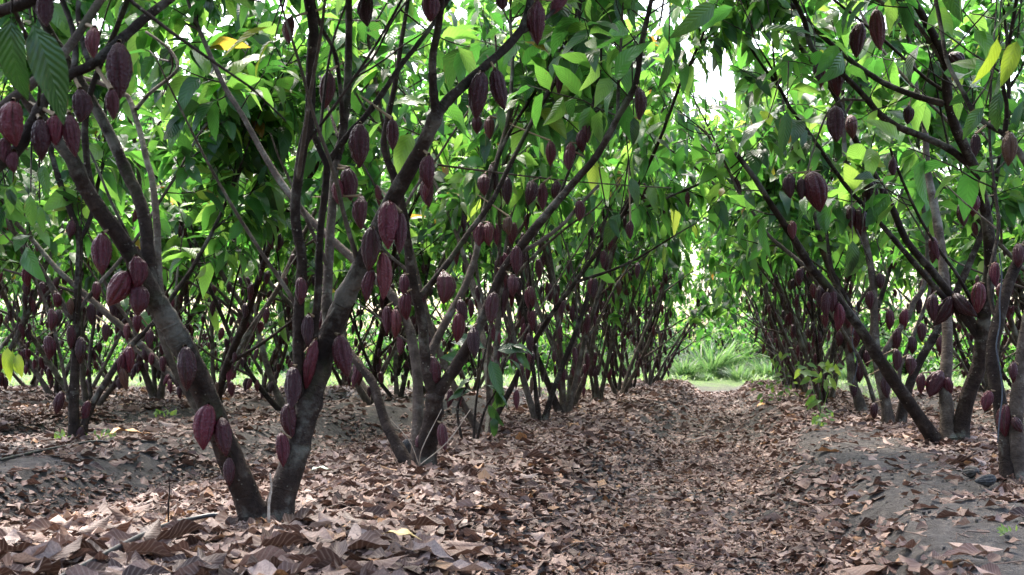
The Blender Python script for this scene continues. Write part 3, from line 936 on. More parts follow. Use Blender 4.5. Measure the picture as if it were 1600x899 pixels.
D = Hero(15, 1482, 691)
D.limb("l", None, [1465, 694, 1458, 685, 1433, 647, 1400, 600, 1367, 550, 1340, 508, 1300, 457, 1267, 417, 1243, 377, 1207, 323, 1180, 280, 1150, 240], 29, 9, -0.7, kind="trunk", dress=(1.75, 3))
D.limb("l2", "l", [1312, 472, 1293, 447, 1250, 410, 1200, 367, 1175, 330], 11, 6, 0.4, m=BARK_P, dress=(1.5, 5), ext=0.8)
D.limb("r", None, [1496, 696, 1505, 650, 1515, 610, 1530, 570, 1537, 500, 1547, 417, 1543, 350, 1533, 300, 1520, 258, 1493, 200, 1480, 150, 1477, 100, 1460, 57, 1427, 0], 33, 14, -1.0, kind="trunk", ext=1.0)
D.limb("r1", "r", [1475, 163, 1430, 150, 1387, 133, 1360, 117, 1327, 93, 1267, 40, 1225, -5], 13, 8, 0.4, ext=0.7, dress=(2.2, 4))
D.limb("r2", "r", [1521, 263, 1483, 233, 1440, 213, 1400, 197, 1373, 177, 1350, 150, 1317, 117, 1270, 77, 1257, 33, 1238, -6], 15, 9, -0.2, ext=0.9, dress=(2.3, 3.5))
D.limb("r3", "r", [1478, 145, 1443, 120, 1400, 80, 1350, 37, 1300, -2], 7, 5, 0.3, ext=0.8, dress=(2.2, 5))
D.limb("r4", "r", [1477, 103, 1447, 57, 1427, 33, 1400, 17, 1365, -3], 10, 7, -0.2, m=BARK_P, ext=0.5)
D.limb("L1", "r", [1533, 522, 1510, 492, 1487, 463, 1453, 420, 1417, 377, 1392, 320, 1372, 285, 1345, 235, 1320, 185, 1300, 140, 1253, 77, 1213, 20, 1200, -10], 17, 9, 0.6, dress=(2.0, 4), ext=0.8)
D.limb("L2", "r", [1530, 530, 1500, 490, 1473, 463, 1413, 393, 1367, 340, 1327, 297, 1293, 250, 1262, 205, 1235, 170], 13, 7, 0.2, dress=(1.8, 5), ext=0.8)
D.limb("t1", "r", [1531, 500, 1500, 437, 1467, 390, 1433, 333, 1405, 270, 1390, 230], 7, 5, -0.2, dress=(1.7, 2))
D.limb("ring", None, [1484, 678, 1479, 640, 1477, 600, 1480, 533, 1477, 460, 1472, 400, 1462, 333, 1450, 270, 1445, 200], 27, 12, 0.9, m=BARK_P, kind="trunk", dress=(2.0, 5), ext=1.2, forks=4)
D.limb("hook", "r2", [1352, 157, 1330, 156, 1313, 158, 1293, 177, 1280, 207, 1267, 247, 1262, 268], 5, 3.5, 0.0, m=BARK_P)
D.limb("rod", "r", [1525, 262, 1485, 195, 1440, 150, 1400, 105, 1370, 65, 1345, 20, 1335, -5], 7, 5, 0.9, m=BARK_P, dress=(2.2, 2))
for a in [(1306, 195, 58, 28), (1310, 124, 58, 30), (1342, 63, 56, 29, -6), (1372, 47, 66, 28, 5), (1275, 300, 66, 39, 14), (1235, 291, 40, 21), (1252, 296, 34, 16), (1356, 305, 60, 26), (1343, 348, 46, 23), (1493, 97, 34, 26, 35),
          (1239, 360, 29, 17), (1292, 477, 42, 17), (1310, 497, 47, 20), (1250, 433, 28, 14), (1474, 488, 54, 28, -28), (1507, 478, 50, 24, 42), (1530, 466, 50, 24), (1458, 481, 44, 20), (1461, 600, 46, 28, -26), (1440, 600, 34, 15),
          (1483, 604, 30, 16, 14), (1400, 563, 36, 16), (1420, 571, 34, 17), (1520, 320, 40, 20), (1420, 180, 30, 18), (1330, 340, 36, 18), (1505, 335, 40, 20), (1300, 470, 40, 18), (1330, 200, 40, 20), (1246, 240, 36, 18)]:
    D.pod(*a)
for a in [(1332, 372, 66, 88, 8.9, 0.85, 0.02), (1345, 385, 80, 98, 8.9, 0.8, 0.05), (1205, 42, 42, 65, 8.6, 0.6, 0.1), (1238, 42, 42, 85, 8.6, 0.65, 0.06), (1360, 410, 40, 0, 9, 0.4, 0.1), (1230, 170, 72, 98, 8.8, 0.8, 0.05), (1180, 50, 95, -8, 8.5, 0.3, 0.1),
          (1275, 55, 60, 5, 8.5, 0.35, 0.6), (1150, 10, 70, 160, 8.2, 0.7, 0.3), (1120, 5, 90, 140, 8, 0.8, 0.25), (1200, 185, 75, 150, 8.8, 0.4, 0.1), (1390, 440, 55, 45, 9, 0.3, 0.1)]:
    D.bigleaf(*a)
D.more_pods(24)
D.shoots(18, 2.1)
D.thin(0.42, 10.2)
D.gap()
build(D, "cacao_tree", "cacao tree with mossy forked base and ringed middle trunk, second on the soil bank", D.base, TREES)

E = Hero(16, 1398, 664)
E.limb("a", None, [1390, 667, 1384, 630, 1377, 600, 1367, 533, 1366, 483, 1363, 433, 1350, 370, 1330, 300, 1320, 240], 22, 9, 0.3, kind="trunk", m=BARK_P, dress=(1.9, 7), ext=1.5, forks=4)
E.limb("b", None, [1406, 667, 1413, 627, 1433, 573, 1463, 520, 1490, 465, 1520, 400, 1545, 330, 1560, 260], 20, 9, -0.2, kind="trunk", dress=(2.0, 7), ext=1.5, forks=4)
E.limb("c", "a", [1380, 560, 1387, 543, 1417, 497, 1427, 473, 1443, 447, 1450, 380, 1440, 310], 13, 8, 0.4, m=BARK_P, dress=(1.9, 7), ext=1.5, forks=4)
E.limb("d", "b", [1411, 630, 1405, 590, 1412, 560, 1435, 505, 1452, 455, 1452, 410], 9, 6, 0.3, m=BARK_P, dress=(1.8, 4))
E.limb("e", "a", [1374, 585, 1350, 520, 1325, 470, 1300, 420, 1290, 350], 9, 6, 0.5, dress=(1.7, 4), ext=0.7)
for a in [(1385, 605, 36, 16), (1367, 643, 28, 13), (1402, 530, 34, 15), (1425, 540, 30, 14), (1390, 500, 34, 15), (1440, 520, 30, 14), (1360, 470, 30, 14), (1375, 440, 26, 14), (1415, 500, 34, 14), (1340, 520, 28, 13), (1470, 540, 30, 14)]:
    E.pod(*a)
E.more_pods(14)
E.shoots(10, 1.9)
E.gap()
build(E, "cacao_tree", "cacao tree with pale grey limbs crossing behind a mossy forked trunk on the soil bank", E.base, TREES)

G = Hero(17, 1348, 644)
G.limb("a", None, [1350, 648, 1340, 620, 1333, 600, 1327, 550, 1322, 500, 1308, 450, 1285, 390, 1270, 320], 21, 8, 0.2, kind="trunk", m=BARK_P, dress=(1.9, 8), ext=1.5, forks=4)
G.limb("b", None, [1372, 643, 1350, 577, 1327, 533, 1300, 490, 1280, 450, 1250, 400], 8, 6, -0.2, kind="trunk", m=BARK_P, dress=(1.8, 5), ext=0.8)
G.limb("c", "a", [1335, 600, 1345, 555, 1362, 520, 1375, 470, 1390, 420, 1400, 350], 12, 7, 0.6, dress=(1.9, 8), ext=1.5, forks=4)
G.limb("d", "a", [1328, 560, 1310, 520, 1285, 470, 1262, 440, 1240, 400], 9, 6, 0.4, dress=(1.8, 5), ext=0.8)
for a in [(1343, 583, 32, 14), (1330, 540, 28, 13), (1310, 530, 26, 12), (1325, 500, 28, 13), (1290, 500, 26, 12), (1355, 560, 28, 13), (1300, 460, 24, 12), (1370, 500, 26, 12), (1333, 610, 24, 12), (1270, 455, 24, 12)]:
    G.pod(*a)
G.more_pods(10)
G.shoots(8, 1.8)
G.gap()
build(G, "cacao_tree", "cacao tree just behind the young yellow-green weed, its pale leaning trunk wrapped by a cord", G.base, TREES)

# --- first tree seen of the row beyond the hose ridge: thin straight trunk
H = Hero(18, 122, 690)
H.limb("a", None, [116, 692, 115, 640, 117, 580, 119, 520, 122, 440, 124, 375, 112, 335, 95, 290, 80, 240], 21, 10, 0.2, kind="trunk", dress=(2.0, 6), ext=1.4, forks=4)
H.limb("b", None, [122, 690, 140, 640, 170, 590, 200, 545, 235, 510, 265, 470, 300, 420], 16, 8, 0.8, kind="trunk", dress=(1.9, 6), ext=1.6, forks=4)
H.limb("c", "a", [114, 500, 85, 455, 50, 400, 20, 360, -20, 310], 13, 8, 0.3, m=BARK_P, dress=(1.8, 4), ext=0.8)
H.limb("d", "a", [125, 376, 140, 345, 150, 300, 165, 240], 9, 7, 0.4, dress=(1.9, 6), ext=1.5, forks=4)
H.limb("e", "a", [107, 625, 95, 560, 80, 500, 65, 460, 45, 420], 7, 6, -0.2, m=BARK_P, dress=(1.8, 3), ext=0.6)
H.limb("f", "a", [120, 490, 150, 450, 185, 410, 215, 370, 240, 330], 9, 6, 0.5, m=BARK_P, dress=(1.8, 6), ext=1.6, forks=4)
for a in [(75, 544, 40, 18), (110, 528, 38, 16), (126, 548, 44, 20), (92, 630, 38, 17, -14), (135, 645, 38, 16, -8), (127, 682, 30, 15), (142, 492, 36, 16), (43, 432, 36, 18, -6), (66, 455, 30, 14), (88, 470, 26, 16), (110, 480, 26, 12), (80, 500, 34, 16), (202, 562, 42, 20),
          (188, 570, 34, 14, -10), (165, 520, 30, 14), (150, 455, 30, 14), (93, 498, 30, 14), (215, 505, 34, 14), (235, 530, 30, 14)]:
    H.pod(*a)
for a in [(20, 545, 45, 95, 10, 0.8, 0.97), (12, 540, 55, 85, 10, 0.8, 0.95), (28, 550, 40, 80, 10, 0.8, 0.9)]:
    H.bigleaf(*a)
H.more_pods(14)
H.shoots(12, 1.9)
build(H, "cacao_tree", "thin straight cacao tree with a leaning side stem, across the trough from the black hose", H.base, TREES)

# ------------------------------------------------------------------ trees of the other places in the rows
def grow(seed):
    t = Tree(seed)
    rg = t.rng
    ns = rg.integers(3, 6)
    az0 = rg.random() * 6.28
    for i in range(ns):
        az = az0 + i * 2 * PI / ns + rg.normal() * 0.25
        lean = R(rg.uniform(16, 46))
        d = np.array([math.cos(az) * math.sin(lean), math.sin(az) * math.sin(lean), math.cos(lean)])
        L = rg.uniform(3.7, 4.9)
        n = 11
        h0 = 0.0 if i < 3 else rg.uniform(0.15, 0.5)
        p = np.array([math.cos(az) * 0.03, math.sin(az) * 0.03, -0.06 + h0])
        pts = [p]
        for k in range(n):
            d = unit(d + rg.normal(size=3) * 0.085 + np.array([0, 0, 0.045]))
            pts.append(pts[-1] + d * L / n)
        pts = np.array(pts)
        r0 = rg.uniform(0.034, 0.052) * (1 if i < 3 else 0.7)
        rad = np.linspace(r0, 0.012, n + 1); rad[0] *= 1.12
        m = BARK_P if rg.random() < 0.65 else BARK_D
        t.limbs.append(("trunk" if i < 3 else "branch", pts, rad, m))
        t.dress(pts, rad, 1.95, 5)
        t.twig(pts[-1], d, 0.6, 0.006, 12)
        for q in range(rg.poisson(8)):
            k = rg.integers(1, 6)
            addpod(t, pts[k] + (pts[k + 1] - pts[k]) * rg.random(), rad[k])
        for f in (rg.uniform(0.18, 0.3), rg.uniform(0.3, 0.45), rg.uniform(0.45, 0.6), rg.uniform(0.58, 0.75), rg.uniform(0.75, 0.92)):
            k = min(int(f * n), n - 1)
            pd = unit(pts[k + 1] - pts[k])
            side = unit(np.cross(pd, rg.normal(size=3)))
            bd = unit(pd + side * rg.uniform(0.45, 0.85))
            bl = rg.uniform(1.1, 1.9)
            bp = [pts[k]]
            for s_ in range(6):
                bd = unit(bd + rg.normal(size=3) * 0.1 + np.array([0, 0, 0.06]))
                bp.append(bp[-1] + bd * bl / 6)
            bp = np.array(bp)
            br = np.linspace(rad[k] * 0.62, 0.006, 7)
            t.limbs.append(("branch", bp, br, m if rg.random() < 0.5 else BARK_P))
            t.dress(bp, br, 1.85, 5.6)
            t.twig(bp[-1], bd, 0.5, 0.005, 12)
            for q in range(rg.poisson(3.2)):
                k2 = rg.integers(0, 4)
                addpod(t, bp[k2], br[k2])
    for i in range(rg.integers(2, 5)):           # slender shoots from low on the trunk
        az = rg.random() * 6.28
        lean = R(rg.uniform(10, 48))
        d = np.array([math.cos(az) * math.sin(lean), math.sin(az) * math.sin(lean), math.cos(lean)])
        pts = [np.array([math.cos(az) * 0.05, math.sin(az) * 0.05, rg.uniform(0.05, 0.9)])]
        L = rg.uniform(1.6, 3.0)
        for k in range(6):
            d = unit(d + rg.normal(size=3) * 0.05)
            pts.append(pts[-1] + d * L / 6)
        pts = np.array(pts)
        rad = np.linspace(rg.uniform(0.009, 0.016), 0.005, 7)
        t.limbs.append(("branch", pts, rad, BARK_P if rg.random() < 0.6 else BARK_D))
        t.dress(pts, rad, 1.75, 3.5)
        if rg.random() < 0.6:
            addpod(t, pts[2], rad[2])
    return t
def addpod(t, p, r):
    rg = t.rng
    if p[2] > 2.4 or p[2] < 0.1:
        return
    a = rg.random() * 6.28
    L = rg.uniform(0.10, 0.20)
    if p[2] < L + 0.05:
        return
    top = p + np.array([math.cos(a), math.sin(a), 0]) * (r + 0.03) - np.array([0, 0, 0.02])
    t.pods.append((top, L, rg.uniform(0.85, 1.12), np.array([0.12 * rg.normal(), 0.12 * rg.normal(), -1]), p))

ORD = ["first", "second", "third", "fourth", "fifth", "sixth", "seventh", "eighth", "ninth", "tenth", "eleventh", "twelfth", "thirteenth", "fourteenth"]
ROWN = {-1.9: "of the row along the leafy path's left edge", 1.54: "of the row along the soil bank", -5.15: "of the row left of the path's own row",
        -8.6: "of the third row left of the path", -12.0: "of the fourth row left of the path", -15.45: "of the fifth row left of the path", 4.95: "of the second row right of the path", 8.4: "of the third row right of the path"}
PLACES = {-1.9: (2, [11.6, 13.9, 16.0, 18.4, 21.0, 23.7, 26.3, 28.8, 31.4, 34.0, 36.6]), 1.54: (4, [19.0, 21.6, 24.2, 26.7, 29.2, 31.8, 34.4, 37.0]), -5.15: (1, [13.2, 15.8, 18.5, 21.1, 23.7, 26.3, 28.9]),
          -8.6: (0, [14.1, 16.7, 19.4, 22.0, 24.6, 27.2, 29.5]), -12.0: (0, [20.0, 22.7, 25.4, 28.0]), -15.45: (0, [25.0, 27.8]), 4.95: (0, [15.8, 18.6, 21.3, 24.0, 26.7, 29.2]), 8.4: (0, [24.2, 27.0])}
protos = []
def copy_tree(src):
    r = src.copy()
    COL.objects.link(r)
    for ch in list(src.children):
        c = ch.copy()
        c.parent = r
        COL.objects.link(c)
        for g in ch.children:
            k = g.copy(); k.parent = c; COL.objects.link(k)
    return r
rgp = np.random.default_rng(5)
slot = 0
NP = 7
for rx, (n0, ys) in PLACES.items():
    for k, y in enumerate(ys):
        x = rx + rgp.normal() * 0.12
        yy = y + rgp.normal() * 0.2
        lab = f"podded cacao tree, {ORD[n0 + k]} {ROWN[rx]}"
        if slot < NP:
            o = build(grow(100 + slot), "cacao_tree", lab, (0, 0, 0), TREES, view_pick=False, sides=7, stalks=False)
            protos.append(o)
        else:
            o = copy_tree(protos[(slot * 3 + slot // NP) % NP])
            o["label"] = lab
        o.location = (x, yy, float(gh(x, yy)))
        o.rotation_euler = (0, 0, rgp.random() * 6.28)
        sc = rgp.uniform(0.92, 1.1)
        near_path = rx in (-1.9, 1.54)
        wide, high = (0.82, 1.05) if near_path and y > 20 else (0.78, 1.04) if near_path else (1.0, 1.0)
        o.scale = (sc * wide, sc * wide, sc * high * rgp.uniform(0.95, 1.08))
        slot += 1

# ------------------------------------------------------------------ leaf litter
rl = np.random.default_rng(31)
def litter_t(seed, wd, dr, fo, wa, tw, rag, cu):
    V, Q, U = leaf_template(7 if seed < 44 else 5 if seed == 47 else 4, 5 if seed < 44 else 3, wd, dr, fo, wa, seed, tw, 0.0, rag, cu)
    return V[:-4] - np.array([0, 0.5, 0]), Q[:-1], U[:-4]

LITT = [litter_t(41, 0.44, 0.12, 0.14, 0.28, 0.10, 0.12, 0.28), litter_t(42, 0.48, -0.12, -0.10, 0.32, -0.12, 0.14, -0.30), litter_t(43, 0.38, 0.2, 0.35, 0.25, 0.15, 0.12, 0.45),
        litter_t(47, 0.5, 0.05, 0.05, 0.4, -0.08, 0.3, 0.2), litter_t(45, 0.75, 0.12, 0.2, 0.4, 0.2, 0.6, 0.35), litter_t(46, 0.65, -0.15, -0.2, 0.4, -0.2, 0.6, -0.35)]
def litter_density(x, y):
    """0..1: where the fallen leaves lie; the crests of the bank and of the hose ridge are bare soil"""
    u = x - 1.54
    d = np.ones_like(x)
    bare = sstep(-1.15, -0.75, u + 0.15 * vnoise(x, y, 2.2, 9)) * (1 - sstep(-0.25, 0.15, u + 0.12 * vnoise(x, y, 3.0, 4)))
    d = d * (1 - 0.985 * bare * (1 - sstep(12.5, 15, y)))
    bare2 = sstep(-6.3, -5.6, x + 0.25 * vnoise(x, y, 1.6, 2)) * (1 - sstep(-4.3, -3.8, x + 0.25 * vnoise(x, y, 1.9, 8)))
    d = d * (1 - 0.8 * bare2)
    return d
def litter(n, x0, x1, y0, y1, big):
    x = rl.uniform(x0, x1, n); y = rl.uniform(y0, y1, n)
    keep = rl.random(n) < np.maximum(litter_density(x, y), 0.045)
    ppx, ppy, ppd = to_px(np.stack([x, y, np.zeros(n)], -1))
    keep &= (ppx > -220) & (ppx < 1820) & (ppd > 1)
    x, y = x[keep], y[keep]
    n = len(x)
    ridge = 1 - sstep(0.7, 1.25, row_dist(x))
    base = np.where(rl.random(n) < 0.05 + 0.4 * ridge, 0.07 + 0.12 * rl.random(n) ** 1.7, rl.uniform(0.02, 0.075, n)) * big
    z = gh(x, y) + rl.uniform(-0.004, 0.022, n) * (0.5 + ridge * 0.5) + 0.002
    a = rl.uniform(0, 2 * PI, n)
    tl = rl.normal(0, 1, n) * np.where(base > 0.08, 0.09, 0.2)
    d = np.stack([np.cos(a) * np.cos(tl), np.sin(a) * np.cos(tl), np.sin(tl)], -1)
    nn = np.stack([rl.normal(0, 0.35, n), rl.normal(0, 0.35, n), np.where(rl.random(n) < 0.5, 1.0, -1.0)], -1)
    small = base < 0.08 * big
    pick = np.where(small, rl.integers(3, 6, n), rl.integers(0, 4, n))
    tint = np.clip(rl.random(n) * 0.97 + 0.16 * ridge - 0.13 * (1 - ridge), 0, 0.965)
    tint = np.where(rl.random(n) < 0.015, rl.uniform(0.975, 0.999, n), tint)
    sc = np.stack([base * rl.uniform(0.75, 1.2, n), base, base], -1)
    return np.stack([x, y, z], -1), frames_from(d, nn), sc, tint, pick
parts = [litter(62000, -4.3, 2.6, 2.9, 8.5, 1.0), litter(62000, -8.5, 4.0, 8.5, 16, 1.15), litter(40000, -16, 7, 16, 31, 1.6), litter(9000, -3.2, 2.8, 31, 39, 1.8)]
def banked(bx, by, n):
    a = rl.uniform(0, 2 * PI, n); r = rl.uniform(0.07, 0.2, n)
    x, y = bx + np.cos(a) * r, by + np.sin(a) * r
    base = rl.uniform(0.06, 0.14, n)
    d = np.stack([-np.cos(a + rl.normal(0, 0.8, n)), -np.sin(a + rl.normal(0, 0.8, n)), rl.uniform(-0.1, 0.55, n)], -1)
    nn = np.stack([rl.normal(0, 0.4, n), rl.normal(0, 0.4, n), np.ones(n)], -1)
    return np.stack([x, y, gh(x, y) + rl.uniform(0.0, 0.045, n)], -1), frames_from(d, nn), np.stack([base, base, base], -1), rl.random(n) * 0.96, rl.integers(0, 4, n)
for t in (A, B, C1, D, E, G, H):
    for nm, P, r, m in t.limbs:
        if nm == "trunk":
            parts.append(banked(P[0][0], P[0][1], 12))
P_, F_, S_, T_, K_ = [np.concatenate([p[i] for p in parts]) for i in range(5)]
# the 300 that show largest lie nearest the camera: whole leaves of their own
cand = np.where((S_[:, 1] > 0.1))[0]
px, py, pd = to_px(P_[cand])
vis = (px > -30) & (px < 1630) & (py < 930) & (pd > 1)
sel = cand[vis][np.argsort(-(S_[cand][vis][:, 1] / pd[vis]))[:300]]
mask = np.ones(len(P_), bool); mask[sel] = False
# twigs and clods among the leaves
nt = 700
tx, ty = rl.uniform(-5, 2.6, nt), rl.uniform(3, 14, nt)
tp = []
for x, y in zip(tx, ty):
    a = rl.random() * 6.28; L = rl.uniform(0.06, 0.32); z = float(gh(x, y)) + 0.022
    c, s_ = math.cos(a), math.sin(a)
    tp.append(tube([(x, y, z), (x + c * L * 0.5 + rl.normal() * 0.012, y + s_ * L * 0.5, z + rl.uniform(0, 0.03)), (x + c * L, y + s_ * L, z + rl.normal() * 0.012)], [0.0032, 0.0026, 0.0014], 4))
V, Q = join(tp)
tag(new_obj("twig_litter", mk_mesh("twig_litter", V, Q, TWIG)), "thin broken twigs strewn over the fallen leaves", "twig litter", kind="stuff")
nc = 16000
cx_, cy_ = rl.uniform(-7, 2.6, nc), rl.uniform(3, 14, nc)
kk = rl.random(nc) < (1.02 - litter_density(cx_, cy_))
cx_, cy_ = cx_[kk], cy_[kk]
nc = len(cx_)
cube = np.array([[-1, -1, -1], [1, -1, -1], [1, 1, -1], [-1, 1, -1], [-1, -1, 1], [1, -1, 1], [1, 1, 1], [-1, 1, 1]], float)
cq = np.array([[0, 3, 2, 1], [4, 5, 6, 7], [0, 1, 5, 4], [1, 2, 6, 5], [2, 3, 7, 6], [3, 0, 4, 7]])
sz = 0.002 + 0.008 * rl.random(nc) ** 5
cv = (cube[None] * rl.uniform(0.55, 1.2, (nc, 8, 3))) * sz[:, None, None] + np.stack([cx_, cy_, gh(cx_, cy_) + sz * 0.3], -1)[:, None]
tag(new_obj("soil_crumbs", mk_mesh("soil_crumbs", cv.reshape(-1, 3), (cq[None] + (np.arange(nc) * 8)[:, None, None]).reshape(-1, 4), SOIL)), "crumbs of dry grey soil on the bare crests", "soil crumbs", kind="stuff")
lit = new_obj("leaf_litter", scatter_mesh("leaf_litter", LITT, P_[mask], F_[mask], S_[mask], T_[mask], DRY, K_[mask]))
tag(lit, "carpet of crumpled brown fallen leaves over the path and ridges", "leaf litter", kind="stuff")
FALL_ME = []
for k, (wd, dr, fo, wa, tw, rag, cu) in enumerate([(0.45, 0.12, 0.25, 0.3, 0.1, 0.08, 0.25), (0.5, -0.1, -0.2, 0.35, -0.15, 0.1, -0.3), (0.4, 0.2, 0.55, 0.25, 0.25, 0.08, 0.4), (0.52, 0.05, 0.1, 0.4, -0.1, 0.12, 0.15),
                                                   (0.48, -0.15, 0.4, 0.3, 0.3, 0.08, 0.45), (0.42, 0.1, -0.3, 0.4, -0.3, 0.1, -0.4), (0.46, 0.25, 0.2, 0.35, 0.1, 0.1, 0.2), (0.55, 0.08, 0.3, 0.45, 0.2, 0.15, 0.15)]):
    V, Q, U = leaf_template(8, 5, wd, dr, fo, wa, 60 + k, tw, 0.05, rag, cu)
    FALL_ME.append(mk_mesh("fallen_leaf", V, Q, DRY, U, {"tint": np.zeros(len(V))}))
for i in sel:
    fr = F_[i] * S_[i][None]
    p = P_[i] + np.array([0, 0, 0.015])
    M = Matrix(((*fr[0], p[0]), (*fr[1], p[1]), (*fr[2], p[2]), (0, 0, 0, 1)))
    new_obj("fallen_leaf", FALL_ME[rl.integers(len(FALL_ME))], ground, M)

def lone_leaf(px, py, size, ang, mat, label, tilt=0.25):
    p, d = base_at(px, py)
    V, Q, U = leaf_template(8, 5, 0.5, 0.3, 0.25, 0.25, int(px), 0.2, 0.06)
    me = mk_mesh("fallen_leaf", V * size, Q, mat, U)
    o = new_obj("fallen_leaf", me, None, None, (p[0], p[1], p[2] + 0.06))
    o.rotation_euler = (tilt, 0.15, ang)
    return tag(o, label, "leaf", "bright leaves lying on the litter")
lone_leaf(92, 785, 0.16, 0.4, YELLOW, "yellow fallen leaf standing up on brown litter below the bare soil ridge", 0.9)
lone_leaf(596, 862, 0.14, -1.5, YELLOW, "yellow fallen leaf flat on large pale leaves in front of the forked tree", 0.15)
lone_leaf(1182, 642, 0.32, -0.9, ORANGE, "bright orange fallen leaf far down the path at the foot of the bank", 0.35)
lone_leaf(485, 752, 0.14, -0.9, PALEGRN, "pale green fallen leaf behind the forked tree's right trunk", 0.2)
lone_leaf(168, 690, 0.26, -1.2, ORANGE, "tan orange leaf on the soil ridge beside the thin straight tree", 0.3)

# ------------------------------------------------------------------ hoses, cords, sticks, pods on the ground
def ground_line(name, xy, rad, mat, label, cat, lift=0.02, sides=8, group=None):
    P = []
    for x, y in np.array(xy, float).reshape(-1, 2):
        p, d = base_at(x, y)
        P.append(p + np.array([0, 0, lift]))
    P[-1] = P[-1] - np.array([0, 0, lift + 0.03])
    P = catmull(P, 8)
    V, Q = tube(P - P[0], np.full(len(P), rad), sides)
    o = new_obj(name, mk_mesh(name, V, Q, mat), None, None, P[0])
    return tag(o, label, cat, group)
ground_line("irrigation_hose", [20, 985, 90, 930, 145, 899, 200, 868, 250, 843, 300, 829, 345, 824, 375, 824], 0.009, HOSE, "black irrigation hose lying on leaves in front of the forked tree", "hose", 0.045, group="black hoses")
ground_line("irrigation_hose", [-60, 738, 0, 724, 50, 712, 95, 703, 150, 694, 190, 690], 0.011, HOSE, "black irrigation hose on the bare ridge under the thin straight tree", "hose", 0.02, group="black hoses")

def cord(px, y0, y1, d, label, sway=4, group="dark cords tied to trunks"):
    ys = np.linspace(y0, y1, 9)
    rg = np.random.default_rng(int(px))
    P = np.array([at(px + sway * math.sin(i * 1.3) + rg.normal(), y, d) for i, y in enumerate(ys)])
    P = catmull(P, 5)
    V, Q = tube(P - P[0], np.full(len(P), 0.004), 6)
    o = new_obj("cord", mk_mesh("cord", V, Q, CORD), None, None, P[0])
    return tag(o, label, "cord", group)
cord(1562, 395, 690, C1.d0 - 0.12, "dark blue cord hanging down the nearest trunk on the soil bank")
cord(1335, 470, 600, 12.2, "dark cord hanging beside the pale trunk behind the young weed")

def stick(pts, r, mat, label, group=None):
    P = catmull(np.array(pts), 5)
    V, Q = tube(P - P[0], np.linspace(r, r * 0.5, len(P)), 6, np.random.default_rng(1), 0.2)
    o = new_obj("stick", mk_mesh("stick", V, Q, mat), None, None, P[0])
    return tag(o, label, "stick", group)
b0, d0 = base_at(264, 838)
stick([b0, at(263, 800, d0), at(265, 765, d0), at(264, 745, d0)], 0.004, BARK_D, "thin dark stick standing upright in litter beside the hose", "sticks in the litter")
b0, d0 = base_at(421, 828)
stick([b0, at(420, 790, d0), at(424, 765, d0), at(422, 740, d0)], 0.006, STICK, "pale bare stick standing against the fork of the front tree", "sticks in the litter")
b0, d0 = base_at(690, 735)
for k, (x1, y1, x2, y2) in enumerate([(660, 700, 690, 640), (640, 690, 610, 655), (700, 690, 735, 640)]):
    stick([at(655, 728, d0), at(x1, y1, d0 - 0.15), at(x2, y2, d0 - 0.2)], 0.004, STICK,
          ["thin pale stick leaning up the dark trunk of the second tree", "thin pale stick leaning over the side stem of the second tree", "thin pale stick slanting towards the sapling"][k], "sticks in the litter")

for px, py, sz, ang, tl, lab in [(1528, 750, 0.14, 0.5, 1.45, "blackened rotten cacao pod lying at the foot of the nearest bank tree"), (1556, 762, 0.13, 2.0, 1.5, "second blackened pod lying against the corded trunk"), (636, 722, 0.15, 0.3, 0.35, "black withered pod propped against the pale ringed trunk")]:
    p, d = base_at(px, py)
    o = new_obj("fallen_pod", pod_mesh(int(px), mat=BLACKPOD, wart=0.06), None, None, (p[0], p[1], p[2] + (0.045 if tl > 1 else sz)))
    o.scale = (sz, sz, sz)
    o.rotation_euler = (tl, 0, ang)
    tag(o, lab, "cacao pod", "rotten pods on the ground")

# ------------------------------------------------------------------ sapling, weeds, grass
def plant(name, label, cat, px, py, mat_leaf_, leaves, stems, size, seed, group=None):
    """stems: list of pixel polylines; leaves: (px,py,len px,angle) relative to the picture at the plant's own distance"""
    p, d = base_at(px, py)
    root = bpy.data.objects.new(name, None)
    COL.objects.link(root)
    root.location = p
    tag(root, label, cat, group)
    rg = np.random.default_rng(seed)
    for xy in stems:
        xy = np.array(xy, float).reshape(-1, 2)
        dd = d + np.linspace(0, rg.normal() * 0.15, len(xy))
        P = catmull(np.array([at(x, y, q) for (x, y), q in zip(xy, dd)]), 6) - p
        V, Q = tube(P, np.linspace(size, size * 0.5, len(P)), 6, rg, 0.1)
        new_obj("stem", mk_mesh("stem", V, Q, BARK_D if mat_leaf_ is LEAF else mat_leaf_), root)
    for k, (x, y, ln, ang) in enumerate(leaves):
        a = R(ang)
        q = at(x, y, d + rg.normal() * 0.1) - p
        dr = unit(rgt * math.cos(a) - upv * math.sin(a) + fwd * rg.normal() * 0.3)
        nn = unit(-fwd * 0.5 + np.array([0, 0, 0.6]) + rg.normal(size=3) * 0.25)
        fr = frames_from(dr[None], nn[None])[0] * (ln / FPX * d)
        M = Matrix(((*fr[0], q[0]), (*fr[1], q[1]), (*fr[2], q[2]), (0, 0, 0, 1)))
        if mat_leaf_ is LEAF:
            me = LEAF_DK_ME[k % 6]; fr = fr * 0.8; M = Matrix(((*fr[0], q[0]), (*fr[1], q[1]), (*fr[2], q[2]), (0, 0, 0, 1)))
        else:
            me = WEED_ME[k % 3]
        new_obj("leaf", me, root, M)
    return root
WEED_ME = []
for k in range(3):
    V, Q, U = leaf_template(6, 3, [0.42, 0.36, 0.5][k], [0.2, 0.4, 0.1][k], 0.3, 0.15, 80 + k, 0.2)
    WEED_ME.append(mk_mesh("leaf", V, Q, WEED, U, {"tint": np.full(len(V), 0.3 * k)}))
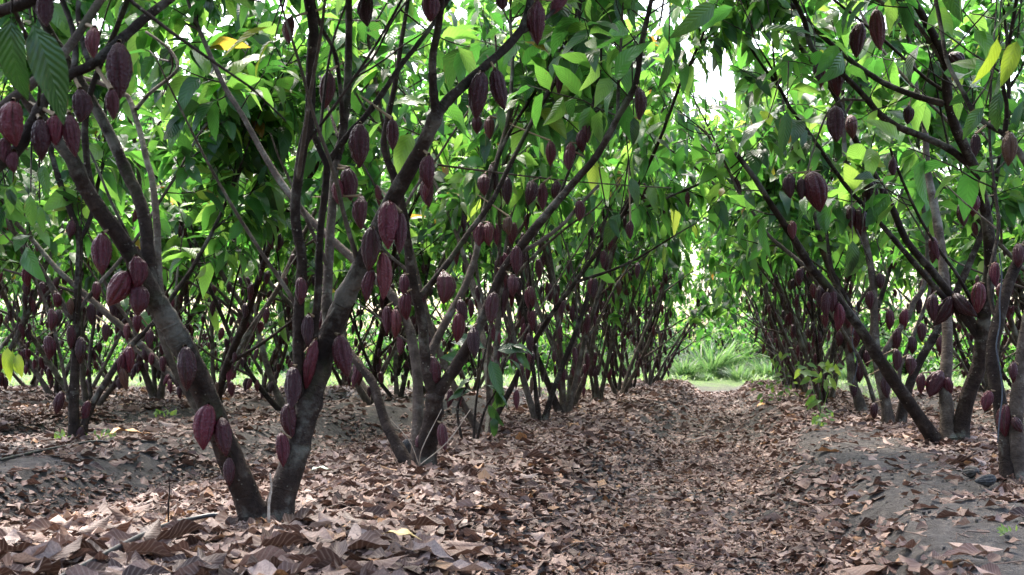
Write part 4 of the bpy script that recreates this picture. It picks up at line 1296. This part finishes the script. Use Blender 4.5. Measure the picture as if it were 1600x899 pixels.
plant("cacao_sapling", "dark leafed cacao sapling with drooping leaves between the second tree and the ones behind", "sapling", 740, 690, LEAF,
      [(760, 545, 70, 200), (775, 548, 60, -15), (765, 560, 75, 70), (770, 590, 80, 60), (758, 600, 70, 30), (745, 590, 60, 165), (740, 610, 60, 170), (775, 620, 60, 75), (762, 630, 55, 60), (790, 560, 55, 20), (730, 560, 50, 190), (770, 650, 45, 80), (755, 520, 55, 210), (795, 540, 50, -5), (720, 580, 50, 160), (780, 600, 55, 100), (735, 545, 60, 230), (805, 550, 45, 40)],
      [[740, 692, 742, 650, 748, 600, 758, 550, 765, 515], [722, 690, 715, 640, 728, 605, 745, 575], [745, 690, 758, 640, 775, 610, 790, 560]], 0.012, 3)
rw = np.random.default_rng(9)
wl = [(1285 + rw.normal() * 22, 585 + rw.normal() * 16, rw.uniform(15, 28), rw.uniform(-20, 200)) for _ in range(24)]
plant("young_weed", "young yellow-green leafy weed growing on the edge of the soil bank", "plant", 1283, 652, WEED, wl, [[1283, 655, 1281, 620, 1285, 590, 1290, 560], [1283, 650, 1295, 610, 1310, 585], [1283, 650, 1272, 615, 1265, 590]], 0.006, 4, "weeds on the bank")
wl = [(1216 + rw.normal() * 16, 590 + rw.normal() * 24, rw.uniform(8, 15), rw.uniform(-20, 200)) for _ in range(60)]
plant("feathery_weed", "feathery light green weed farther up the bank behind the young weed", "plant", 1218, 630, WEED, wl, [[1218, 632, 1214, 600, 1212, 555], [1218, 630, 1228, 590, 1232, 570], [1218, 630, 1205, 600, 1200, 585]], 0.006, 5, "weeds on the bank")
wl = [(1283 + rw.normal() * 9, 652 + rw.normal() * 10, rw.uniform(7, 13), rw.uniform(-20, 200)) for _ in range(36)]
plant("feathery_weed", "small feathery weed hanging over the bank below the young weed", "plant", 1283, 668, WEED, wl, [[1283, 668, 1282, 655, 1286, 640]], 0.004, 6, "weeds on the bank")
for px_, py_, lab in [(165, 688, "little tuft of green grass on the ridge by the thin straight tree"), (95, 690, "little tuft of green grass left of the thin straight tree"), (255, 655, "faint green sprig on the litter between two left trees"), (1568, 838, "little tuft of green grass at the bottom corner of the bank")]:
    wl = [(px_ + rw.normal() * 9, py_ - 5 + rw.normal() * 3, rw.uniform(7, 15), rw.uniform(200, 340)) for _ in range(14)]
    plant("grass_tuft", lab, "grass tuft", px_, py_, WEED, wl, [], 0.003, int(px_), "grass tufts")

# field grass beyond the rows
rg = np.random.default_rng(77)
blade = leaf_template(4, 2, 0.09, 0.45, 0, 0, 90, 0.2, 0.0)
blade2 = leaf_template(4, 2, 0.07, 0.8, 0, 0, 91, 0.4, 0.0)
def blades(n, x0, x1, y0, y1, h0, h1, avoid_path=True):
    x = rg.uniform(x0, x1, n); y = y0 + (y1 - y0) * rg.random(n) ** 1.4
    if avoid_path:
        k = ~((np.abs(x + 0.2) < 2.9 + 0.4 * vnoise(x, y, 2, 1)) & (y < 37.5)) & ~((np.abs(x + 0.3) < 0.8) & (y < 41))
        x, y = x[k], y[k]
    n = len(x)
    a = rg.uniform(0, 6.28, n)
    d = np.stack([np.cos(a) * 0.45, np.sin(a) * 0.45, np.full(n, 1.0)], -1)
    nn = np.stack([-np.cos(a), -np.sin(a), np.full(n, 0.3)], -1) + rg.normal(size=(n, 3)) * 0.2
    patch = 0.6 + 0.5 * vnoise(x, y, 0.9, 2)
    h = rg.uniform(h0, h1, n) * patch
    sc = np.stack([np.minimum(h, 0.35) * 1.3, h, h], -1)
    return np.stack([x, y, gh(x, y) - 0.01], -1), frames_from(d, nn), sc, rg.random(n), rg.integers(0, 2, n)
p_, f_, s_, t_, k_ = blades(42000, -34, 17, 29.8, 50, 0.12, 0.55)
o = new_obj("grass", scatter_mesh("grass", [blade, blade2], p_, f_, s_, t_, GRASS, k_))
tag(o, "bright green grass of the open field beyond the cacao rows", "grass", kind="stuff")

# tall grass clumps at the end of the path
def clump_mesh(seed, n, h):
    rg = np.random.default_rng(seed)
    a = rg.uniform(0, 6.28, n); r = np.abs(rg.normal(0, 0.28, n))
    pos = np.stack([np.cos(a) * r, np.sin(a) * r, np.full(n, -0.03)], -1)
    a2 = a + rg.normal(0, 0.6, n)
    ln = rg.uniform(0.1, 0.5, n)
    d = np.stack([np.cos(a2) * ln, np.sin(a2) * ln, np.ones(n)], -1)
    nn = np.stack([-np.cos(a2), -np.sin(a2), np.full(n, 0.4)], -1) + rg.normal(size=(n, 3)) * 0.2
    hh = rg.uniform(0.5, 1.0, n) * h
    T1 = leaf_template(7, 2, 0.03, 0.35, 0, 0, 95, 0.2, 0.0); T2 = leaf_template(7, 2, 0.035, 0.75, 0, 0, 96, 0.5, 0.0)
    return scatter_mesh("tall_grass", [T1, T2], pos, frames_from(d, nn), hh, rg.random(n), REED, rg.integers(0, 2, n))
CL = [clump_mesh(1, 260, 1.3), clump_mesh(2, 220, 1.8), clump_mesh(3, 240, 1.0)]
GCL = ["at the end of the leafy path, straight ahead", "at the path's end beside the bank row", "at the path's end beside the left row"]
gi = 0
for row, yy in enumerate((41.6, 43.2, 45.0)):
    for x in np.arange(-3.6, 4.2, 1.05):
        xx = x + rg.normal() * 0.2; y2 = yy + rg.normal() * 0.3
        o = new_obj("tall_grass", CL[gi % 3], None, None, (xx, y2, float(gh(xx, y2))))
        o.rotation_euler = (0, 0, rg.random() * 6.28)
        sc = rg.uniform(0.55, 1.0) * (0.45, 0.7, 1.15)[row]
        o.scale = (sc, sc, sc)
        tag(o, "clump of tall arching grey-green grass at the end of the leafy path", "tall grass", "tall grass at the path's end")
        gi += 1

# shrubs and trees beyond the field
def shrub(seed, h, rad, n, leafsize, tone):
    t = Tree(seed)
    rg = t.rng
    for i in range(9):
        a = rg.random() * 6.28
        d = unit(np.array([math.cos(a) * 0.5, math.sin(a) * 0.5, 1.0]))
        pts = [np.array([0, 0, -0.05])]
        for k in range(6):
            d = unit(d + rg.normal(size=3) * 0.15)
            pts.append(pts[-1] + d * h * 0.9 / 6)
        pts = np.array(pts)
        t.limbs.append(("branch", pts, np.linspace(0.045, 0.008, 7) * h / 4, BARK_D))
        for q in range(n // 9 // 10):
            k = rg.integers(1, 6)
            base = pts[k] + rg.normal(size=3) * np.array([rad, rad, h * 0.14]) * 0.42
            base[2] = max(base[2] * (0.6 if rg.random() < 0.5 else 1.0), 0.12)
            sd = unit(rg.normal(size=3) + np.array([0, 0, 0.4]))
            t.twig(base, sd, 0.5, 0.006, 10, size=leafsize)
    return t
sh = [shrub(200 + i, h, r_, n, ls, None) for i, (h, r_, n, ls) in enumerate([(4.6, 1.8, 1500, (0.2, 0.34)), (5.4, 2.1, 1700, (0.22, 0.36)), (3.6, 1.7, 1300, (0.16, 0.28))])]
shp = []
SPOT = [(-31, 46), (-27, 49), (-23, 46.5), (-19, 49), (-15.5, 46), (-12, 48.5), (-8.6, 46), (-5.2, 48), (-2.2, 49), (0.7, 48.6), (3.0, 49.5), (6.8, 43.5), (10, 46), (13.5, 44.5), (-0.6, 53), (4.6, 53), (16.5, 48)]
for i, (x, y) in enumerate(SPOT):
    where = ["far beyond the field at the left edge of view", "far beyond the field, second from the left edge", "far beyond the field, third from the left edge", "far beyond the field, fourth from the left edge", "far beyond the field, fifth from the left edge", "far beyond the field, sixth from the left edge",
             "far beyond the field, seventh from the left edge", "far beyond the field, just left of the path's line", "left of the gap behind the tall grass", "straight behind the tall grass at the path's end", "behind the tall grass, on the bank row's side", "beyond the bank row, first of four", "beyond the bank row, second of four",
             "beyond the bank row, third of four", "in the second line behind the tall grass, left one", "in the second line behind the tall grass, right one", "beyond the bank row, last of four"][i]
    if i < 3:
        o = build(sh[i], "broadleaf_shrub", "", (0, 0, 0), "shrubs beyond the field", nleaf_obj=60, view_pick=False, sides=6)
        shp.append(o)
    else:
        o = copy_tree(shp[i % 3])
    o["label"] = "bright green broadleaf shrub " + where
    o["category"] = "shrub"
    o["group"] = "shrubs beyond the field"
    o.location = (x, y, float(gh(x, y)))
    o.rotation_euler = (0, 0, rg.random() * 6.28)
    s = rg.uniform(0.85, 1.15)
    o.scale = (s, s, s)
for i, x in enumerate(np.arange(-33, 18, 1.9)):
    o = copy_tree(shp[(i * 2 + 1) % 3])
    o["label"] = "rounded green bush in the thicket that closes the field, seen between the trunks"
    o["category"] = "bush"
    o["group"] = "bushes of the thicket beyond the field"
    o.name = "bush"
    xx, yy = x + rg.normal() * 0.5, 51.5 + rg.normal() * 1.0
    o.location = (xx, yy, float(gh(xx, yy)) - 0.3)
    o.rotation_euler = (0, 0, rg.random() * 6.28)
    s = rg.uniform(0.9, 1.2)
    o.scale = (s, s, s * 0.9)
